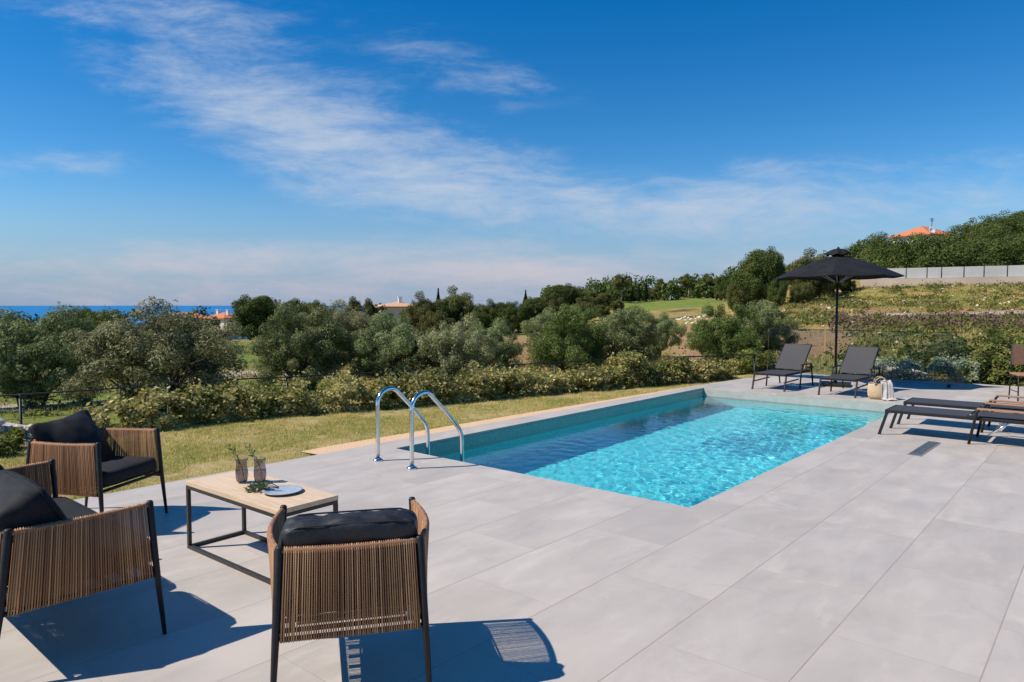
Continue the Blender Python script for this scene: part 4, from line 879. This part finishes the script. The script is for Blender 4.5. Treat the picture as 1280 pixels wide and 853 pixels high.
mb = MB(); mb.add([(-4.6,18.1,.30),(-3.35,18.1,.06),(-3.3,18.3,.06),(-4.5,18.7,.33),(-4.6,18.1,-.3),(-3.25,18.1,-.3),(-3.2,18.3,-.3),(-4.5,18.7,-.3)], [(0,1,2,3),(0,4,5,1),(1,5,6,2),(2,6,7,3),(3,7,4,0)])
tag(mb.build('concrete_ramp', noisy('pale_concrete', (.50,.44,.34), (.56,.50,.40), 2, .9)), 'pale sloping concrete block behind the right reclined lounger', 'concrete block')

# fence behind the hedge
FN = [(x-.5, y+.12) for x, y in HEDGE]; FN[-1] = (-6.35, 15.95); FN.insert(0, (-11.0, .6))
ff = empty('wire_fence', (*FN[0], 0), 0, 'thin dark metal fence with slender posts running behind the long hedge', 'fence')
ln = [Vector((x, y, .47)) for x, y in FN]
kid((lambda mbq: (mbq.tube(ln, .0115, 6), mbq.build('top_rail', M['wire']))[1])(MB()), ff)
for z in (.16, -.15):
    mb = MB(); mb.tube([v+Vector((0,0,z-.47)) for v in ln], .003, 4); kid(mb.build('wire', M['wire']), ff)
tot = 0; nxt = .4
for i in range(len(ln)-1):
    L = (ln[i+1]-ln[i]).length
    while nxt < tot+L: p = ln[i].lerp(ln[i+1], (nxt-tot)/L); mb = MB(); mb.tube([(p.x, p.y, -1.2), (p.x, p.y, .475)], .017, 6); kid(mb.build('post', M['wire']), ff); nxt += 1.75
    tot += L

# dry stone wall at the left edge
mb = MB(); rs = random.Random(4); a = Vector((-10.2,1.85,0)); b2 = Vector((-9.5,3.0,0)); 
for lay in range(7):
    t_ = 0
    while t_ < 1:
        L = rs.uniform(.06, .15); c = a.lerp(b2, t_); h = .085; top = .38-.34*t_
        z = -.1+lay*h
        if z < top: bm = bmesh.new(); bmesh.ops.create_icosphere(bm, subdivisions=1, radius=.5); [setattr(v, 'co', Vector((v.co.x*L*1.15*rs.uniform(.8,1.2), v.co.y*.16, v.co.z*h*1.2*rs.uniform(.8,1.2)))) for v in bm.verts]; bmesh.ops.transform(bm, matrix=Matrix.Rotation(math.atan2(b2.y-a.y, b2.x-a.x), 4, 'Z'), verts=bm.verts); mb.bm(bm, c+Vector((rs.uniform(-.02,.02), rs.uniform(-.02,.02), z)))
        t_ += L/(b2-a).length
mb.beam(a+Vector((-.14,.06,.27)), b2+Vector((-.14,.06,-.05)), .2, .12)
tag(mb.build('stone_wall', noisy('rubble_stone', (.42,.37,.31), (.58,.53,.46), 9, .95, .6, .02)), 'low rubble stone wall sloping down at the left edge behind the sofa', 'stone wall')
lp = hedge_mesh('leafy_plant', [(-9.75,1.3),(-9.3,2.35)], .6, lambda s: .27, 9000, .06, M['shrub_leaf']); tag(lp, 'bright green leafy plant in front of the rubble stone wall', 'plant')

# ------------------------------------------------------------------ retaining wall with white panel fence on the hillside
wl = empty('retaining_wall', on(1180, 75), 0, 'long tan concrete retaining wall on the slope below the white fence', 'retaining wall')
pts = [(1074+k*16, wallD(1074+k*16)) for k in range(29)]
mb = MB(); fr_ = [az(px, D) for px, D in pts]
V = []; 
for (px, D), p in zip(pts, fr_):
    bk_ = az(px, D+.35); zt = ztop(px, D); V += [(p.x, p.y, zt-4), (p.x, p.y, zt), (bk_.x, bk_.y, zt), (bk_.x, bk_.y, zt-4)]
n = len(pts); F = [(0,1,2,3), (4*n-4, 4*n-1, 4*n-2, 4*n-3)]
for i in range(n-1):
    for a_, b_ in ((0,1),(1,2),(2,3)): F.append((i*4+a_, (i+1)*4+a_, (i+1)*4+b_, i*4+b_))
mb.add(V, F); kid(mb.build('wall_face', M['concrete_wall']), wl)
pf = empty('panel_fence', on(1180, 75.3), 0, 'white panel fence with thin grey posts standing on the tan retaining wall', 'fence')
for i in range(1, n-1):
    if i % 2 == 1: continue
mb_i = 0; fpx = [1092, 1131, 1157, 1175, 1203, 1228, 1257, 1290, 1320, 1352, 1385, 1420, 1456, 1495, 1535]
for i in range(len(fpx)-1):
    p0 = az(fpx[i], wallD(fpx[i])+.2); p1 = az(fpx[i+1], wallD(fpx[i+1])+.2); z0, z1 = ztop(fpx[i], wallD(fpx[i])), ztop(fpx[i+1], wallD(fpx[i+1])); hh = 1.12
    mb = MB(); e = (p1-p0).normalized()*.05; a_ = p0+e; b_ = p1-e; nb_ = Vector((-e.y, e.x, 0)).normalized()*.02
    mb.add([(a_.x-nb_.x,a_.y-nb_.y,z0+.02),(b_.x-nb_.x,b_.y-nb_.y,z1+.02),(b_.x-nb_.x,b_.y-nb_.y,z1+hh),(a_.x-nb_.x,a_.y-nb_.y,z0+hh),(a_.x+nb_.x,a_.y+nb_.y,z0+.02),(b_.x+nb_.x,b_.y+nb_.y,z1+.02),(b_.x+nb_.x,b_.y+nb_.y,z1+hh),(a_.x+nb_.x,a_.y+nb_.y,z0+hh)], [(0,1,2,3),(7,6,5,4),(3,2,6,7),(0,3,7,4),(1,5,6,2)])
    kid(mb.build('panel', M['white_panel']), pf)
    mb = MB(); mb.tube([(p0.x, p0.y, z0), (p0.x, p0.y, z0+hh+.05)], .035, 6); kid(mb.build('post', M['metal_brown']), pf)

# ------------------------------------------------------------------ houses
def house(px, D, w_, d_, h_, rh, rz, label, wallm, roofm, sink=0., z=None, over=.5, ch=None, wins=3):
    g_ = on(px, D, -sink) if z is None else az(px, D, z); r = empty('house', g_, rz, label, 'house')
    mb = MB(); mb.box((0,0,h_/2-1), (w_, d_, h_+2)); mb.build('wall', wallm, r)
    mb = MB(); W, Dd = w_/2+over, d_/2+over; rl = max(W-Dd, .1); e = .18
    mb.add([(-W,-Dd,h_),(W,-Dd,h_),(W,Dd,h_),(-W,Dd,h_),(-W,-Dd,h_+e),(W,-Dd,h_+e),(W,Dd,h_+e),(-W,Dd,h_+e),(-rl,0,h_+rh),(rl,0,h_+rh)], [(3,2,1,0),(0,1,5,4),(1,2,6,5),(2,3,7,6),(3,0,4,7),(4,5,9,8),(5,6,9),(6,7,8,9),(7,4,8)])
    rf = mb.build('roof', roofm, r)
    if ch:
        for cx in ch:
            mb = MB(); mb.box((cx, -.6, h_+rh*.55+.5), (.55,.55,1.3)); mb.box((cx, -.6, h_+rh*.55+1.2), (.75,.75,.12)); mb.build('chimney', M['plaster_white'], rf)
    for k in range(wins):
        x = (k+.5)/wins*w_-w_/2; mb = MB(); mb.box((x, -d_/2-.02, h_-1.3), (1.1, .1, 1.2)); f_ = mb.build('window_frame', M['plaster_white'], r); mb = MB(); mb.box((x, -d_/2-.08, h_-1.3), (.9, .04, 1.0)); mb.build('pane', M['window'], f_)
    return r
FY = YAW
house(235, 170, 10, 8, 3.2, 1.5, FY+.5, 'far house with a low red tiled roof showing above the grey brown olive', M['plaster'], M['roof'], z=-4.7)
house(281, 165, 5.5, 6, 4.6, 1.4, FY-.4, 'small cream house with a white chimney beside the round dark tree', M['plaster'], M['roof'], z=-6.0, ch=[-1.4, 1.6], wins=1)
house(497, 118, 6.5, 6.5, 3.0, .95, FY+.35, 'cream house with a pale orange tiled roof above the olive trees', M['plaster'], M['roof_pale'], z=-1.75, ch=[.3])
house(461, 128, 3.2, 4, 2.6, .7, FY, 'tiny reddish roofed house at the left of the pale orange roof', M['plaster'], M['roof'], z=-2.6, wins=1)
hh = house(1152, 150, 10.0, 8, 4.0, 2.3, FY+.5, 'hilltop house with a bright orange tiled roof among the trees', M['plaster_white'], M['roof'], z=11.9, over=.6)
mb = MB(); 
for pt, L in ((2.6, 2.9),):
    mb.tube([(pt, 0, 5.0), (pt, 0, 5.4+L)], .06, 5)
    for k in range(3): mb.tube([(pt-.8+.2*k, 0, 5.1+L-k*.25), (pt+.8-.2*k, 0, 5.1+L-k*.25)], .05, 4)
mb.build('aerial', M['wire'], hh)
mb = MB(); mb.lathe([(.0,0),(.45,.05),(.75,.2),(.72,.22),(.43,.09),(.0,.04)], n=20); ds = mb.build('satellite_dish', M['plaster_white'], hh); ds.location = (-3.4,-3.6,4.9); ds.rotation_euler = (R(70), 0, R(-20))

# ------------------------------------------------------------------ hillside wood: reads as one mass
def wood_mass(name, spots, mt, leaf, label, n_leaf=900, shape=(1,1,.8)):
    Vs = []; Fs = []; k = 0; rng = np.random.default_rng(77)
    for (px, D, rad) in spots:
        g_ = np.array(on(px, D)); C, cr, P_l, d = crown_points(rng, 16, n_leaf, np.array(shape)*rad*.85, rad*.34, .75); P_l += g_+np.array([0, 0, rad*.62])
        V, F = leaves(P_l, d, leaf, .6, rng); Vs.append(V); Fs.append(F+k); k += len(V)
    o = np_mesh(name, np.concatenate(Vs), np.concatenate(Fs), mt); return tag(o, label, 'wood', kind='stuff')
rng5 = random.Random(5)
def spots(n, a0, a1, d0, d1, r0, r1, skip=None):
    out = []
    while len(out) < n:
        px = rng5.uniform(a0, a1); D = rng5.uniform(d0, d1)
        if skip and skip(px, D): continue
        out.append((px, D, rng5.uniform(r0, r1)))
    return out
housegap = lambda px, D: (1104 < px < 1200 and D > 118) or (px < 1115 and D > 150) or D < wallD(px)+6
wood_mass('hillside_wood', spots(190, 1080, 1600, 78, 165, 2.0, 4.0, housegap), M['dark_leaf'], .21, 'dense dark evergreen wood covering the hillside above the white fence', 4200)
wood_mass('hillside_scrub', spots(110, 1080, 1650, 84, 150, 1.5, 3.0, housegap), M['mid_leaf'], .21, 'olive green scrub mixed through the hillside wood', 3600)
wood_mass('wall_top_scrub', [(p_, wallD(p_)+rng5.uniform(3.5, 6), r_) for p_, _, r_ in spots(30, 1125, 1480, 79, 83, .8, 1.4)], M['mid_leaf'], .28, 'low grey green scrub right behind the white panel fence', 500)
wood_mass('far_wood', spots(120, -350, 470, 85, 260, 2.2, 3.6), M['dark_leaf'], .5, 'far dark woodland falling away towards the sea', 500)
wood_mass('ridge_wood', spots(90, 690, 1090, 125, 190, 2.0, 3.6), M['dark_leaf'], .5, 'far dark woodland along the ridge behind the green field', 600)

# ------------------------------------------------------------------ rough ground cover and stones on the slopes
def scatter(n, a0, a1, d0, d1, fn=None):
    px = RNG.uniform(a0, a1, n); D = np.sqrt(RNG.uniform(d0**2, d1**2, n)); s = (px-640)/FPX; x = FH.x*D+RH.x*D*s; y = FH.y*D+RH.y*D*s; z = _z(D, px)
    am = np.clip((D-20)/30, 0, 1); nz = np.array([noise.fractal(Vector((a*.09, b_*.09, 3.3)), 1., 2., 4) for a, b_ in zip(x, y)]); z = z+nz*.28*am
    den = np.array([noise.noise(Vector((a*.35, b_*.35, 8))) + .5*noise.noise(Vector((a*1.3, b_*1.3, 3))) for a, b_ in zip(x, y)])
    bad = (x > -9.0) & (y < 17.4) & (x < 8); bad |= (px > 1080) & (D > 44) & (D < 47.3); bad |= (px > 975) & (px < 1065) & (D > 23) & (D < 36) & (RNG.uniform(0, 1, n) < .85); bad |= (px > 840) & (px < 900) & (D > 28) & (D < 62) & (RNG.uniform(0, 1, n) < .7); keep = ~bad & (den > RNG.uniform(-.5, .35, n))
    return np.stack([x, y, z-.02], -1)[keep]
Pn = scatter(70000, 960, 1500, 18, 74); tag(blades('wild_grass', Pn, .22, .045, M['wild'], 1.0), 'dry and green wild grass growing over the slope below the concrete wall', 'wild grass', kind='stuff')
Pn = scatter(60000, -250, 960, 13, 60); tag(blades('meadow_grass', Pn, .20, .04, M['wild'], 1.0), 'rough meadow grass under and between the olive trees', 'meadow grass', kind='stuff')
def tufts(name, n, a, mt, size, label, cat, k=40, **kw):
    base = scatter(n, *a)[: n]; rng = np.random.default_rng(9); idx = np.repeat(np.arange(len(base)), k); rad = rng.uniform(.5, 1.5, len(base))[idx]*size
    d = rng.normal(size=(len(idx), 3)); d[:, 2] = np.abs(d[:, 2])*.7; P_ = base[idx]+d*rad[:, None]*.55; V, F = leaves(P_, np.zeros_like(P_), size*.38, .5, rng)
    return tag(np_mesh(name, V, F, mt), label, cat, kind='stuff')
tufts('weeds', 1500, (970, 1500, 18, 73), M['mid_leaf'], .38, 'dark green weeds dotted over the terraced slope', 'weeds')
tufts('bright_weeds', 500, (980, 1500, 22, 70), M['shrub_leaf'], .42, 'yellow green flowering weeds in patches on the terraced slope', 'weeds')
tufts('dead_scrub', 900, (1040, 1500, 33, 44), noisy('dead_stems', (.09,.05,.035), (.17,.11,.075), 4, .9), .36, 'brown dead scrub on the bank below the terrace', 'scrub')
tufts('meadow_weeds', 2500, (-250, 960, 14, 62), M['mid_leaf'], .30, 'green weeds between the olive trees', 'weeds')
def stones(name, n, a, r0, r1, label):
    base = scatter(n, *a); bm = bmesh.new(); bmesh.ops.create_icosphere(bm, subdivisions=1, radius=1); tv = np.array([v.co for v in bm.verts]); tf = np.array([[v.index for v in f.verts] for f in bm.faces]); bm.free()
    k = len(base); rad = RNG.uniform(r0, r1, k)**1; sc_ = RNG.uniform(.6, 1.3, (k, 3))*rad[:, None]; sc_[:, 2] *= .65; V = tv[None]*sc_[:, None]*RNG.uniform(.85, 1.15, (k, len(tv), 1))+base[:, None]
    F = tf[None]+(np.arange(k)*len(tv))[:, None, None]; return tag(np_mesh(name, V.reshape(-1, 3), F.reshape(-1, 3), M['stone']), label, 'stones', kind='stuff')
M['stone'] = noisy('limestone', (.50,.44,.36), (.66,.60,.52), 3, .95)
stones('loose_stones', 900, (980, 1500, 20, 74), .05, .20, 'pale loose stones scattered over the terraced slope')
stones('bank_stones', 80, (845, 885, 60, 78), .10, .25, 'pale stones piled on the bank between the olive trees')
